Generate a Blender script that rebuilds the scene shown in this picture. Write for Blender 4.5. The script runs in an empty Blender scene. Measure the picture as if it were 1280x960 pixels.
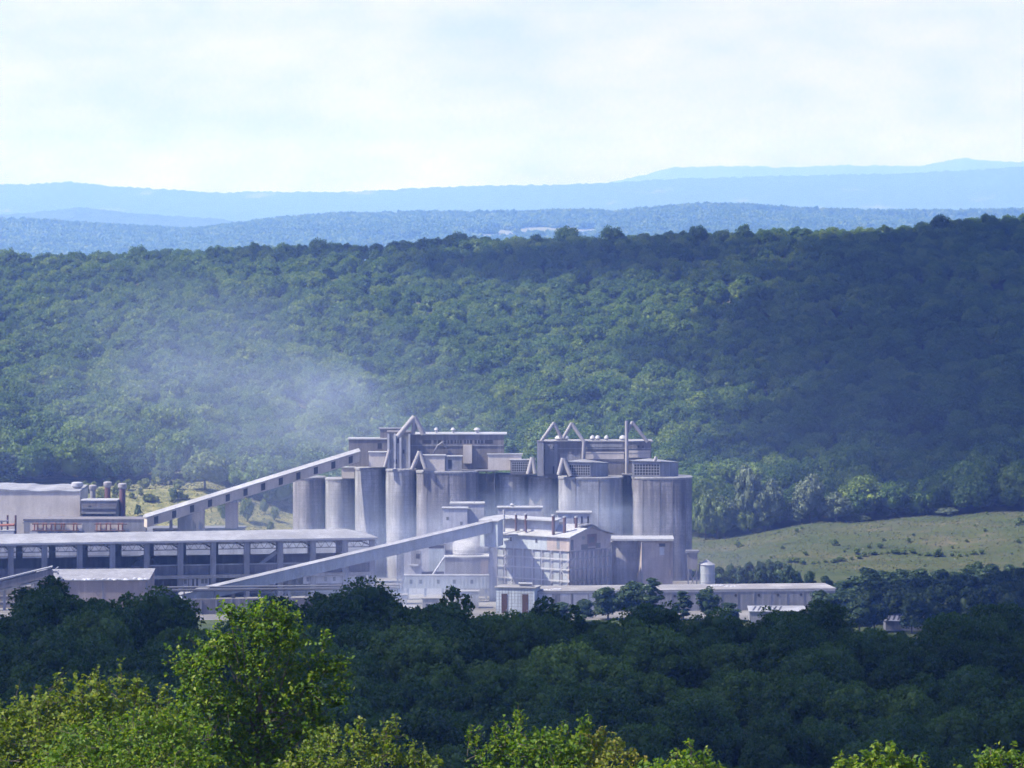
import bpy, math, random
import numpy as np
from mathutils import Vector

R = math.radians
SC = bpy.context.scene
COL = SC.collection
F, HY, CZ = 5000.0, 300.0, 133.0        # focal length in photo pixels, row of the eye level, eye height

def X(px, d): return (px - 640.0) * d / F
def Z(py, d): return CZ - (py - HY) * d / F
def PT(px, py, d): return Vector((X(px, d), d, Z(py, d)))

# ------------------------------------------------------------------ objects
def props(o, label=None, cat=None, group=None, kind=None):
    if label: o['label'] = label
    if cat: o['category'] = cat
    if group: o['group'] = group
    if kind: o['kind'] = kind
    return o

def empty(name, loc, label, cat, group=None):
    o = bpy.data.objects.new(name, None)
    o.empty_display_size = 1.0
    COL.objects.link(o)
    o.location = loc
    return props(o, label, cat, group)

def base_of(o):
    v = Vector((0, 0, 0))
    while o is not None:
        v += Vector(o.location); o = o.parent
    return v

def np_mesh(name, verts, faces, mat=None, smooth=False, mats=None):
    """verts (n,3), faces (m,k) arrays, all faces with k corners (or a list of such arrays)."""
    me = bpy.data.meshes.new(name)
    verts = np.asarray(verts, dtype=np.float32)
    fl = faces if isinstance(faces, list) else [faces]
    fl = [np.asarray(f, dtype=np.int32) for f in fl if len(f)]
    me.vertices.add(len(verts)); me.vertices.foreach_set('co', verts.ravel())
    li = np.concatenate([f.ravel() for f in fl])
    tot = np.concatenate([np.full(len(f), f.shape[1], np.int32) for f in fl])
    st = np.concatenate([[0], np.cumsum(tot)[:-1]]).astype(np.int32)
    me.loops.add(len(li)); me.loops.foreach_set('vertex_index', li)
    me.polygons.add(len(tot)); me.polygons.foreach_set('loop_start', st); me.polygons.foreach_set('loop_total', tot)
    if smooth: me.polygons.foreach_set('use_smooth', np.ones(len(tot), dtype=bool))
    me.update(calc_edges=True)
    for m in ([mat] if mat else []): me.materials.append(m)
    return me

def link(name, me, parent=None, loc=(0, 0, 0)):
    o = bpy.data.objects.new(name, me)
    COL.objects.link(o)
    o.location = loc
    if parent: o.parent = parent
    return o

def copy_tree(o, loc, rz=0.0, s=1.0, label=None, group=None):
    c = o.copy(); COL.objects.link(c)
    c.location = loc; c.rotation_euler = (0, 0, rz)
    c.scale = s if isinstance(s, tuple) else (s, s, s)
    if label: c['label'] = label
    if group: c['group'] = group
    for ch in list(o.children):
        d = ch.copy(); COL.objects.link(d); d.parent = c
    return c

class MB:
    """collects shapes in world space; build() links them as one mesh object under its thing"""
    def __init__(s): s.v = []; s.f = []
    def add(s, vs, fs):
        n = len(s.v); s.v += [tuple(p) for p in vs]; s.f += [tuple(i + n for i in f) for f in fs]; return s
    def hexa(s, b, t):           # bottom 4 points, top 4 points (same winding, ccw from above)
        return s.add(list(b) + list(t), [(3, 2, 1, 0), (4, 5, 6, 7), (0, 1, 5, 4), (1, 2, 6, 5), (2, 3, 7, 6), (3, 0, 4, 7)])
    def box(s, x0, x1, y0, y1, z0, z1):
        q = [(x0, y0), (x1, y0), (x1, y1), (x0, y1)]
        return s.hexa([(x, y, z0) for x, y in q], [(x, y, z1) for x, y in q])
    def prism(s, poly, z0, z1):  # polygon in plan, ccw
        n = len(poly)
        zt = z1 if isinstance(z1, (list, tuple)) else [z1] * n
        vs = [(p[0], p[1], z0) for p in poly] + [(p[0], p[1], z) for p, z in zip(poly, zt)]
        fs = [tuple(range(n - 1, -1, -1)), tuple(range(n, 2 * n))] + [(i, (i + 1) % n, n + (i + 1) % n, n + i) for i in range(n)]
        return s.add(vs, fs)
    def beam(s, p, q, w, h=None):
        p, q = Vector(p), Vector(q); h = h or w
        d = (q - p).normalized()
        up = Vector((0, 0, 1)) if abs(d.z) < .98 else Vector((0, 1, 0))
        sd = d.cross(up).normalized() * (w / 2); u = sd.cross(d).normalized() * (h / 2)
        a = [p - sd - u, p + sd - u, p + sd + u, p - sd + u]; b = [q - sd - u, q + sd - u, q + sd + u, q - sd + u]
        return s.add(a + b, [(0, 1, 2, 3), (7, 6, 5, 4), (0, 4, 5, 1), (1, 5, 6, 2), (2, 6, 7, 3), (3, 7, 4, 0)])
    def tube(s, pts, rad, n=10, cap=True):
        pts = [Vector(p) for p in pts]
        rr = rad if isinstance(rad, (list, tuple)) else [rad] * len(pts)
        n0 = len(s.v); ref = None
        for i, p in enumerate(pts):
            d = (pts[min(i + 1, len(pts) - 1)] - pts[max(i - 1, 0)])
            d = d.normalized() if d.length > 1e-9 else Vector((0, 0, 1))
            if ref is None: ref = Vector((1, 0, 0)) if abs(d.x) < .9 else Vector((0, 1, 0))
            a = d.cross(ref).normalized(); b = d.cross(a).normalized(); ref = -d.cross(a).cross(d).normalized() if False else ref
            for k in range(n):
                t = 2 * math.pi * k / n
                s.v.append(tuple(p + a * math.cos(t) * rr[i] + b * math.sin(t) * rr[i]))
        for i in range(len(pts) - 1):
            for k in range(n):
                k2 = (k + 1) % n
                s.f.append((n0 + i * n + k, n0 + i * n + k2, n0 + (i + 1) * n + k2, n0 + (i + 1) * n + k))
        if cap:
            s.f.append(tuple(n0 + k for k in range(n - 1, -1, -1)))
            s.f.append(tuple(n0 + (len(pts) - 1) * n + k for k in range(n)))
        return s
    def lathe(s, cx, cy, prof, n=40, ex=2.0, asp=1.0):
        """profile [(r, z)]; ex > 2 gives a rounded-square plan, asp = depth / width"""
        n0 = len(s.v)
        for r, z in prof:
            for k in range(n):
                t = 2 * math.pi * k / n
                c, q = math.cos(t), math.sin(t)
                m = (abs(c) ** ex + abs(q) ** ex) ** (-1 / ex)
                s.v.append((cx + r * c * m, cy + r * q * m * asp, z))
        for i in range(len(prof) - 1):
            for k in range(n):
                k2 = (k + 1) % n
                s.f.append((n0 + i * n + k, n0 + i * n + k2, n0 + (i + 1) * n + k2, n0 + (i + 1) * n + k))
        s.f.append(tuple(n0 + k for k in range(n - 1, -1, -1)))
        s.f.append(tuple(n0 + (len(prof) - 1) * n + k for k in range(n)))
        return s
    def onwall(s, A, B, u0, u1, z0, z1, out=0.05, inn=0.2):
        """a box on the outside of wall A->B (plan points, outside on the right hand), u in metres or fractions of the wall"""
        A, B = Vector(A[:2]), Vector(B[:2]); d = (B - A).normalized(); nrm = Vector((d.y, -d.x))
        p0, p1 = A + d * u0, A + d * u1
        q = [p0 + nrm * out, p1 + nrm * out, p1 - nrm * inn, p0 - nrm * inn]
        return s.hexa([(p.x, p.y, z0) for p in q], [(p.x, p.y, z1) for p in q])
    def build(s, name, mat, parent=None, smooth=False, label=None):
        off = base_of(parent) if parent else Vector((0, 0, 0))
        me = bpy.data.meshes.new(name)
        me.from_pydata([(v[0] - off.x, v[1] - off.y, v[2] - off.z) for v in s.v], [], s.f)
        me.materials.append(mat)
        if smooth:
            me.polygons.foreach_set('use_smooth', np.ones(len(me.polygons), dtype=bool))
            try: me.set_sharp_from_angle(angle=R(40))
            except Exception: pass
        me.update()
        o = link(name, me, parent)
        if label: o['label'] = label
        return o

# ------------------------------------------------------------------ materials
class NT:
    def __init__(s, name):
        s.m = bpy.data.materials.new(name); s.m.use_nodes = True
        s.t = s.m.node_tree; s.t.nodes.clear()
        s.out = s.n('ShaderNodeOutputMaterial')
    def n(s, typ, **kw):
        nd = s.t.nodes.new(typ)
        for k, v in kw.items(): setattr(nd, k, v)
        return nd
    def l(s, a, b): s.t.links.new(a, b)
    def noise(s, vec, scale, detail=4, rough=.55):
        nd = s.n('ShaderNodeTexNoise'); nd.inputs['Scale'].default_value = scale
        nd.inputs['Detail'].default_value = detail; nd.inputs['Roughness'].default_value = rough
        if vec is not None: s.l(vec, nd.inputs['Vector'])
        return nd.outputs['Fac']
    def mapping(s, vec, scale=(1, 1, 1), rot=(0, 0, 0)):
        nd = s.n('ShaderNodeMapping'); nd.inputs['Scale'].default_value = scale; nd.inputs['Rotation'].default_value = rot
        s.l(vec, nd.inputs['Vector']); return nd.outputs['Vector']
    def ramp(s, fac, stops):
        nd = s.n('ShaderNodeValToRGB'); e = nd.color_ramp.elements
        while len(e) < len(stops): e.new(.5)
        for el, (p, c) in zip(e, stops):
            el.position = p; el.color = (c[0], c[1], c[2], 1) if isinstance(c, (tuple, list)) else (c, c, c, 1)
        s.l(fac, nd.inputs['Fac']); return nd.outputs['Color']
    def mix(s, fac, a, b, mode='MIX'):
        nd = s.n('ShaderNodeMix', data_type='RGBA', blend_type=mode)
        for sock, v in ((nd.inputs[0], fac), (nd.inputs[6], a), (nd.inputs[7], b)):
            if isinstance(v, (int, float)): sock.default_value = v
            elif isinstance(v, (tuple, list)): sock.default_value = (v[0], v[1], v[2], 1)
            else: s.l(v, sock)
        return nd.outputs[2]
    def math(s, op, a, b=0.0, clamp=False):
        nd = s.n('ShaderNodeMath', operation=op, use_clamp=clamp)
        for sock, v in ((nd.inputs[0], a), (nd.inputs[1], b)):
            if isinstance(v, (int, float)): sock.default_value = v
            else: s.l(v, sock)
        return nd.outputs[0]
    def princ(s, col, rough=.8, metal=0.0, spec=.3, bump=None, bstr=.3, bdist=.1):
        b = s.n('ShaderNodeBsdfPrincipled')
        if isinstance(col, (tuple, list)): b.inputs['Base Color'].default_value = (*col[:3], 1)
        else: s.l(col, b.inputs['Base Color'])
        b.inputs['Roughness'].default_value = rough; b.inputs['Metallic'].default_value = metal
        b.inputs['Specular IOR Level'].default_value = spec
        if bump is not None:
            bp = s.n('ShaderNodeBump'); bp.inputs['Strength'].default_value = bstr; bp.inputs['Distance'].default_value = bdist
            s.l(bump, bp.inputs['Height']); s.l(bp.outputs[0], b.inputs['Normal'])
        s.l(b.outputs[0], s.out.inputs['Surface']); return b

def weathered(name, base, dark, streak=.55, scale=1.0, light=None, rough=.85, ribs=0.0, courses=0.0):
    """old concrete, plaster or sheet: vertical run-down streaks, blotches, horizontal pour lines or upright ribs"""
    n = NT(name)
    v = n.n('ShaderNodeTexCoord').outputs['Object']
    st = n.noise(n.mapping(v, (.55 * scale, .55 * scale, .035 * scale)), 1.0, 5, .6)
    bl = n.noise(n.mapping(v, (.10 * scale, .10 * scale, .07 * scale)), 1.0, 5, .6)
    fi = n.noise(v, 2.2 * scale, 4, .6)
    st2 = n.noise(n.mapping(v, (1.7 * scale, 1.7 * scale, .06 * scale)), 1.0, 4, .6)
    c = n.mix(n.math('MULTIPLY', n.ramp(st, [(.40, 0), (.62, 1)]), streak), base, dark)
    c = n.mix(n.math('MULTIPLY', n.ramp(st2, [(.50, 0), (.66, 1)]), streak * .6), c, dark)
    c = n.mix(n.math('MULTIPLY', n.ramp(bl, [(.44, 0), (.60, 1)]), .75), c, tuple(.5 * (a + b) * .82 for a, b in zip(base, dark)))
    if light: c = n.mix(n.math('MULTIPLY', n.ramp(bl, [(.30, 1), (.46, 0)]), .7), c, light)
    c = n.mix(n.math('MULTIPLY', n.ramp(fi, [(.35, 1), (.55, 0)]), .4), c, dark)
    bump = fi
    sep = n.n('ShaderNodeSeparateXYZ'); n.l(v, sep.inputs[0])
    if courses:
        f = n.math('FRACT', n.math('MULTIPLY', sep.outputs[2], 1.0 / courses))
        ln = n.math('LESS_THAN', f, .12)
        c = n.mix(n.math('MULTIPLY', ln, .35), c, dark)
    if ribs:
        f = n.math('FRACT', n.math('MULTIPLY', n.math('ADD', sep.outputs[0], n.math('MULTIPLY', sep.outputs[1], .7)), 1.0 / ribs))
        bump = n.math('ADD', n.math('MULTIPLY', n.math('PINGPONG', f, .5), 2.0), n.math('MULTIPLY', fi, .3))
    n.princ(c, rough, 0, .25, bump, .5, .12)
    return n.m

def foliage(name, dark, mid, light, trans=.3, leafvar=.5):
    n = NT(name)
    oi = n.n('ShaderNodeObjectInfo'); ge = n.n('ShaderNodeNewGeometry')
    stand = n.noise(oi.outputs['Location'], .012, 3, .6)
    rv = n.math('ADD', n.math('MULTIPLY', oi.outputs['Random'], .62), n.math('MULTIPLY', n.math('SUBTRACT', stand, .28), .85))
    c = n.ramp(rv, [(0.05, dark), (.5, mid), (.95, light)])
    c2 = n.ramp(ge.outputs['Random Per Island'], [(0.0, dark), (.6, mid), (1.0, light)])
    c = n.mix(leafvar, c, c2)
    d = n.n('ShaderNodeBsdfPrincipled'); n.l(c, d.inputs['Base Color']); d.inputs['Roughness'].default_value = .55
    d.inputs['Specular IOR Level'].default_value = .25
    t = n.n('ShaderNodeBsdfTranslucent'); tc = n.mix(1.0, c, (1.25, 1.35, .55), 'MULTIPLY'); n.l(tc, t.inputs['Color'])
    m = n.n('ShaderNodeMixShader'); m.inputs[0].default_value = trans
    n.l(d.outputs[0], m.inputs[1]); n.l(t.outputs[0], m.inputs[2]); n.l(m.outputs[0], n.out.inputs['Surface'])
    return n.m

def plain(name, col, rough=.7, metal=0.0, var=.25, scale=1.5):
    n = NT(name); v = n.n('ShaderNodeTexCoord').outputs['Object']
    f = n.noise(v, scale, 4)
    c = n.mix(f, tuple(x * (1 - var) for x in col), tuple(min(1, x * (1 + var)) for x in col))
    n.princ(c, rough, metal, .3)
    return n.m

M = {}
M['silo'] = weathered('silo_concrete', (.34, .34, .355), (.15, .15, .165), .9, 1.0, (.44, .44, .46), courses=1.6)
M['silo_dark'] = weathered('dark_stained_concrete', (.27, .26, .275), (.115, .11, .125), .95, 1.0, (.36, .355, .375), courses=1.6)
M['conc'] = weathered('grey_concrete', (.30, .30, .315), (.16, .16, .172), .65, 1.4)
M['conc_dark'] = weathered('grimy_concrete', (.225, .21, .215), (.11, .105, .11), .65, 1.4)
M['pale'] = weathered('dusty_white_plaster', (.48, .49, .52), (.29, .29, .32), .55, 1.5, (.60, .60, .60))
M['cream'] = weathered('cream_plaster', (.57, .52, .46), (.40, .36, .325), .4, 1.0, (.62, .58, .52))
M['tan'] = weathered('tan_stained_plaster', (.40, .33, .29), (.24, .20, .18), .6, 1.2, (.47, .42, .38))
M['bluish'] = weathered('pale_blue_cladding', (.41, .455, .49), (.27, .30, .335), .45, 1.6, ribs=.9)
M['roof_pale'] = weathered('dusty_sheet_roof', (.29, .295, .31), (.19, .19, .205), .55, 1.0, (.35, .355, .37), ribs=1.1)
M['roof_white'] = weathered('white_roof_edge', (.38, .385, .395), (.24, .24, .25), .5, 1.0)
M['roof_grey'] = weathered('grey_felt_roof', (.27, .265, .265), (.18, .17, .17), .5, .8, (.38, .37, .365))
M['gallery'] = weathered('conveyor_sheeting', (.33, .355, .375), (.22, .24, .255), .45, 2.0, ribs=1.4)
M['belt'] = weathered('cream_conveyor_panels', (.52, .455, .375), (.34, .30, .255), .4, 1.5)
M['dark'] = plain('dark_opening', (.035, .035, .042), .5)
M['steel'] = plain('grey_steelwork', (.15, .15, .165), .6)
M['steel_pale'] = plain('dusty_steelwork', (.36, .36, .37), .6)
M['rust'] = plain('rusty_pipe', (.10, .055, .05), .85, 0, .4)
M['orange'] = plain('red_lead_paint', (.30, .12, .08), .8, 0, .35)
M['purple'] = plain('maroon_stack_paint', (.11, .06, .07), .75, 0, .3)
M['brown'] = plain('brown_door_paint', (.06, .038, .038), .7)
M['duct'] = weathered('dusty_duct', (.36, .345, .35), (.22, .21, .215), .5, 2.0)
M['pane'] = plain('grimy_glass', (.16, .17, .19), .25)
M['bark'] = plain('bark', (.10, .08, .06), .9, 0, .4, 4)
# ------------------------------------------------------------------ ground height
PD = np.array([-320, -60, 0, 30, 60, 110, 200, 300, 400, 430, 580, 640, 700, 1000, 1200, 1260, 1585], float)
PZ = np.array([133, 131.6, 131.2, 128.5, 124, 116.5, 100, 82, 67, 65.5, 65, 58, 47, 18, 3, 0, 0], float)
BPX = np.array([-1200, 0, 260, 360, 450, 640, 870, 910, 1000, 1140, 1280, 1700, 2400], float)
BZ = np.array([26, 27, 27, 16, 10, 8, 5, 6, 11.5, 14.5, 17.5, 24, 26], float)
RPX = np.array([-1200, -400, 0, 100, 200, 300, 400, 500, 550, 640, 700, 800, 870, 960, 1060, 1140, 1200, 1280, 1700, 2500], float)
RY = np.array([318, 322, 326, 323, 319, 313, 312, 309, 304, 303, 302, 300, 297, 294, 291, 284, 279, 272, 262, 270], float)

def smooth(t): t = np.clip(t, 0, 1); return t * t * (3 - 2 * t)

def ground_z(x, d):
    x = np.asarray(x, float); d = np.asarray(d, float)
    px = 640 + x / np.maximum(d, 300) * F
    z = np.interp(d, PD, PZ)
    zb = np.interp(px, BPX, BZ); zr = CZ - (np.interp(px, RPX, RY) - HY) * .5 - 8.0
    t1 = (d - 1585) / 120.0
    z = np.where(d > 1585, zb * (np.clip(t1, 0, 1) * .55 + .45 * smooth(t1)), z)
    right = smooth((px - 860) / 60)
    t2 = np.clip((d - 1745) / (2500 - 1745), 0, 1)
    und = 2.2 * np.sin(x * .021 + 1.3) * np.sin(d * .013 + .4) + 1.4 * np.sin(x * .047 + d * .031)
    hill = zb - 3.0 * right * smooth((d - 1700) / 45) + (zr - zb + 3.0 * right) * (.8 * t2 ** .92 + .2 * smooth(t2)) + und * np.minimum(t2 * 4, 1) * (1 - smooth((t2 - .8) / .2))
    z = np.where(d > 1705, hill, z)
    t3 = smooth((d - 2510) / 900)
    z = np.where(d > 2500, zr * (1 - t3) + 35 * t3, z)
    bump = (np.sin(x * .13 + d * .05) * np.sin(d * .17 - x * .04)) * .35 * smooth((d - 1600) / 60) * smooth((1760 - d) / 60)
    z = z + bump * right * 1.6
    return z

def fan_grid(ds, us, spread, zf):
    D, U = np.meshgrid(ds, us, indexing='ij')
    x = U * (D + spread)
    z = zf(x, D)
    v = np.stack([x, D, z], -1).reshape(-1, 3)
    n, m = D.shape
    i = np.arange(n * m).reshape(n, m)
    f = np.stack([i[:-1, :-1], i[:-1, 1:], i[1:, 1:], i[1:, :-1]], -1).reshape(-1, 4)
    return v, f

# ------------------------------------------------------------------ ground material
n = NT('dry_grassland')
v = n.n('ShaderNodeNewGeometry').outputs['Position']
a = n.noise(n.mapping(v, (.022, .05, .05)), 1.0, 6, .62); b = n.noise(v, .22, 5, .65); c3 = n.noise(v, 1.3, 3, .6)
col = n.ramp(a, [(.30, (.028, .043, .016)), (.46, (.048, .064, .024)), (.56, (.075, .078, .036)), (.70, (.135, .115, .068))])
col = n.mix(n.ramp(b, [(.42, 0), (.60, .75)]), col, (.065, .085, .03))
col = n.mix(n.ramp(c3, [(.45, .0), (.65, .4)]), col, (.05, .06, .025))
sx = n.n('ShaderNodeSeparateXYZ'); n.l(v, sx.inputs[0])
dry = n.math('MULTIPLY', n.math('MULTIPLY', n.math('SUBTRACT', -45.0, sx.outputs[0]), .05, True), n.math('MULTIPLY', n.math('SUBTRACT', sx.outputs[1], 1560.0), .05, True))
col = n.mix(n.math('MULTIPLY', dry, n.ramp(b, [(.40, .9), (.62, .25)])), col, n.ramp(c3, [(.35, (.17, .19, .06)), (.65, (.30, .26, .13))]))
n.princ(col, .95, 0, .1, b, .6, .6)
M['ground'] = n.m
n = NT('dusty_yard')
v = n.n('ShaderNodeNewGeometry').outputs['Position']
a = n.noise(v, .06, 5); b = n.noise(v, .7, 4)
col = n.mix(n.ramp(a, [(.4, 0), (.6, 1)]), (.13, .125, .12), (.21, .205, .20)); col = n.mix(n.math('MULTIPLY', b, .3), col, (.2, .19, .18))
n.princ(col, .95, 0, .1, b, .4, .1)
M['yard'] = n.m

ds = np.concatenate([np.arange(-300, 0, 25), np.arange(0, 150, 5), np.arange(150, 1200, 15), np.arange(1200, 1580, 20),
                     np.arange(1580, 1780, 4), np.arange(1780, 3500, 16), np.geomspace(3500, 43000, 44)])
v, f = fan_grid(ds, np.linspace(-.34, .34, 260), 420, ground_z)
g = link('ground', np_mesh('ground', v, f, M['ground'], True)); props(g, 'grassland that falls away to the valley and climbs again behind the plant', 'ground', None, 'structure')

mb = MB(); mb.prism([(-330, 1400), (X(1060, 1420), 1400), (X(1050, 1500), 1500), (X(900, 1580), 1580), (-330, 1580)], -.5, .02)
o = mb.build('yard', M['yard']); props(o, 'dusty concrete yard under the plant', 'yard', None, 'structure')
mb = MB(); mb.prism([(X(1090, 1330), 1312), (X(1500, 1330), 1322), (X(1500, 1345), 1350), (X(1090, 1345), 1338)], -.5, .03)
o = mb.build('road', M['yard']); props(o, 'pale road showing between the dark trees', 'road', None, 'structure')

# ------------------------------------------------------------------ far wooded ridges
def wood_mat(name, c0, c1, c2, sc):
    n = NT(name); v = n.n('ShaderNodeNewGeometry').outputs['Position']
    a = n.noise(v, sc, 5, .6); b = n.noise(v, sc * .08, 4, .55)
    col = n.ramp(a, [(.35, c0), (.65, c1)])
    col = n.mix(n.ramp(b, [(.64, 0), (.70, .7)]), col, c2)
    fa = n.n('ShaderNodeAttribute', attribute_name='field'); col = n.mix(fa.outputs['Fac'], col, (.17, .18, .11))
    n.princ(col, .9, 0, .1, a, .8, 6)
    return n.m
M['ridge'] = wood_mat('distant_woods', (.03, .05, .018), (.06, .095, .03), (.16, .17, .08), .03)

def ridge(name, label, D, thick, pxs, ys, base, nx=420, bumps=2.5, bl=9.0, seed=1, rows=70, field=None, drop=0.0):
    rg = np.random.RandomState(seed); D *= 1.75; thick *= 1.75
    us = np.linspace(-.34, .34, nx); dd = np.linspace(D - thick, D + thick * .8, rows)
    DD, U = np.meshgrid(dd, us, indexing='ij')
    x = U * D
    px = 640 + U * F
    crest = CZ - (np.interp(px, pxs, ys) - HY) * D / F
    t = (DD - D) / np.where(DD < D, thick, thick * .8)
    ph = rg.rand(12) * 6.28
    warp = sum(np.sin(x * (.0012 * (1.7 ** k)) * 9000 / D + ph[k] + DD * .0009 * (1.6 ** k)) / (1.5 ** k) for k in range(5))
    prof = np.clip(1 - np.abs(t + .10 * warp * (1 - np.abs(t))), 0, 1)
    prof = np.where(np.abs(t) < .06, np.maximum(prof, 1 - np.abs(t)), prof)
    crest = crest - drop; z = base + (crest - base) * (prof ** .85)
    z += (rg.rand(*z.shape) - .5) * 2 * bumps * (prof > .02)
    vv = np.stack([x, DD, z], -1).reshape(-1, 3)
    n_, m_ = DD.shape; i = np.arange(n_ * m_).reshape(n_, m_)
    ff = np.stack([i[:-1, :-1], i[:-1, 1:], i[1:, 1:], i[1:, :-1]], -1).reshape(-1, 4)
    me = np_mesh(name, vv, ff, M['ridge'], True)
    fm = np.zeros(len(vv), np.float32)
    pxv, pyv = 640 + vv[:, 0] / vv[:, 1] * F, HY + (CZ - vv[:, 2]) / vv[:, 1] * F
    for cx_, cy_, rx_, ry_ in field or []:
        q = ((pxv - cx_) / rx_) ** 2 + ((pyv - cy_) / ry_) ** 2 + .5 * np.sin(pxv * .11) * np.sin(pyv * .9 + pxv * .05)
        fm = np.maximum(fm, (q < 1).astype(np.float32))
    at_ = me.attributes.new('field', 'FLOAT', 'POINT'); at_.data.foreach_set('value', fm)
    o = link(name, me); props(o, label, 'hill', None, 'structure')
    return vv, fm, t.ravel(), pxv
RID = ridge('hills', 'nearest line of blue wooded hills beyond the forest crest', 7600, 2100,
      [-1200, -100, 0, 60, 120, 200, 250, 300, 350, 420, 520, 600, 640, 700, 745, 765, 800, 860, 930, 1000, 1100, 1200, 1280, 1700, 2400],
      [270, 280, 275, 276, 281, 285, 288, 281, 273, 268, 266, 266, 266, 264, 264, 266, 262, 256, 256, 261, 264, 264, 262, 255, 262], 30, 900, 1.5, 9, 3, 170, [(690, 291, 80, 7), (620, 297, 40, 5), (505, 300, 35, 3)], 15.0)
ridge('hills', 'low dark blue hill seen between two lines of hills', 11000, 2200,
      [-1200, -100, 0, 40, 100, 150, 230, 275, 300, 360, 500, 640, 900, 1280, 2400],
      [262, 268, 268, 266, 259, 265, 271, 273, 280, 288, 290, 290, 290, 290, 290], 30, 900, 6, 9, 5)
ridge('hills', 'long pale blue wooded ridge under the sky', 16500, 3500,
      [-1200, -200, 0, 40, 90, 130, 200, 260, 320, 420, 500, 580, 640, 700, 760, 860, 900, 980, 1040, 1120, 1200, 1280, 1500, 2400],
      [232, 234, 230, 230, 227, 232, 236, 240, 240, 240, 237, 233, 232, 231, 228, 222, 222, 219, 218, 217, 213, 208, 204, 214], 30, 900, 9, 9, 8, 90)
ridge('hills', 'palest hill line fading into the sky', 23300, 1500,
      [-1200, 400, 700, 800, 840, 900, 980, 1060, 1150, 1180, 1200, 1230, 1280, 1500, 2400],
      [300, 280, 240, 220, 209, 207, 209, 206, 207, 201, 197, 200, 202, 206, 220], 40, 700, 9, 9, 11)

# ------------------------------------------------------------------ leaf-clump crowns
def ico(sub):
    import bmesh
    bm = bmesh.new(); bmesh.ops.create_icosphere(bm, subdivisions=sub, radius=1)
    v = np.array([q.co[:] for q in bm.verts]); f = np.array([[q.index for q in p.verts] for p in bm.faces]); bm.free()
    return v, f
ICO1, ICO2 = ico(2), ico(3)

def quads(rg, P, N, size, asp=1.0):
    """leaf-clump faces at P facing roughly N"""
    k = len(P)
    N = N / np.maximum(np.linalg.norm(N, axis=1, keepdims=True), 1e-6)
    r = rg.normal(size=(k, 3)); a = np.cross(N, r); a /= np.maximum(np.linalg.norm(a, axis=1, keepdims=True), 1e-6); b = np.cross(N, a)
    s = size * (.6 + .8 * rg.rand(k, 1))
    a = a * s * .5; b = b * s * .5 * asp
    j = lambda: 1 + .5 * (rg.rand(k, 1) - .5)
    bend = N * s * .18
    V = np.stack([P - a * j() - bend, P - b * j(), P + a * j() - bend, P + b * j()], 1).reshape(-1, 3)
    return V, np.arange(4 * k).reshape(k, 4)

def crown_mesh(name, seed, rx, rz, zc, nl, nleaf, size, mat, shape='round', core=.62, jit=.7, low=-.35, lobe=(.26, .24)):
    rg = np.random.RandomState(seed)
    u = rg.normal(size=(nl, 3)); u /= np.linalg.norm(u, axis=1, keepdims=True)
    u[:, 2] = np.where(u[:, 2] < low, -u[:, 2], u[:, 2])
    rad = .45 + .33 * rg.rand(nl, 1)
    L = u * rad * np.array([rx, rx, rz])
    if shape == 'spire':
        h = (L[:, 2:3] / rz + 1) / 2
        L[:, :2] *= np.clip(1.25 - 1.05 * h, .1, 1)
    lr = (lobe[0] + lobe[1] * rg.rand(nl)) * min(rx, rz * 1.2)
    if shape == 'spire': lr *= .75
    pick = rg.randint(0, nl, nleaf)
    d = rg.normal(size=(nleaf, 3)); d /= np.linalg.norm(d, axis=1, keepdims=True)
    out = L[pick] / np.maximum(np.linalg.norm(L[pick], axis=1, keepdims=True), 1e-6)
    d = d + out * .55 + np.array([0, 0, .25]); d /= np.linalg.norm(d, axis=1, keepdims=True)
    P = L[pick] + d * (lr[pick] * (.72 + .36 * rg.rand(nleaf)))[:, None]
    N = d + rg.normal(size=(nleaf, 3)) * jit
    V, Fq = quads(rg, P, N, size)
    vs, fs = [V], [Fq]; off = len(V); tris = []
    if core:
        iv, jf = ICO1
        for k in range(nl):
            w = iv * (lr[k] * core) * (1 + .25 * (rg.rand(len(iv), 1) - .5)) + L[k]
            vs.append(w); tris.append(jf + off); off += len(w)
        w = iv * np.array([rx, rx, rz]) * (.50 if shape != 'spire' else .28) * (1 + .2 * (rg.rand(len(iv), 1) - .5)); vs.append(w); tris.append(jf + off); off += len(w)
    A = np.concatenate(vs); A[:, 2] += zc
    return np_mesh(name, A, [Fq] + tris, mat)

def trunk_mesh(name, seed, h, r, rx, mat, limbs=5):
    rg = random.Random(seed); mb = MB()
    mb.tube([(0, 0, -.6), (0, 0, h * .3), (rg.uniform(-.2, .2), rg.uniform(-.2, .2), h * .75)], [r, r * .8, r * .45], 7)
    for k in range(limbs):
        t = 6.28 * k / limbs + rg.random(); z0 = h * rg.uniform(.35, .65)
        mb.tube([(0, 0, z0), (math.cos(t) * rx * .3, math.sin(t) * rx * .3, z0 + h * .12), (math.cos(t) * rx * .6, math.sin(t) * rx * .6, z0 + h * .22)], [r * .4, r * .28, r * .12], 5)
    me = bpy.data.meshes.new(name); me.from_pydata(mb.v, [], mb.f); me.materials.append(mat)
    return me

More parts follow.
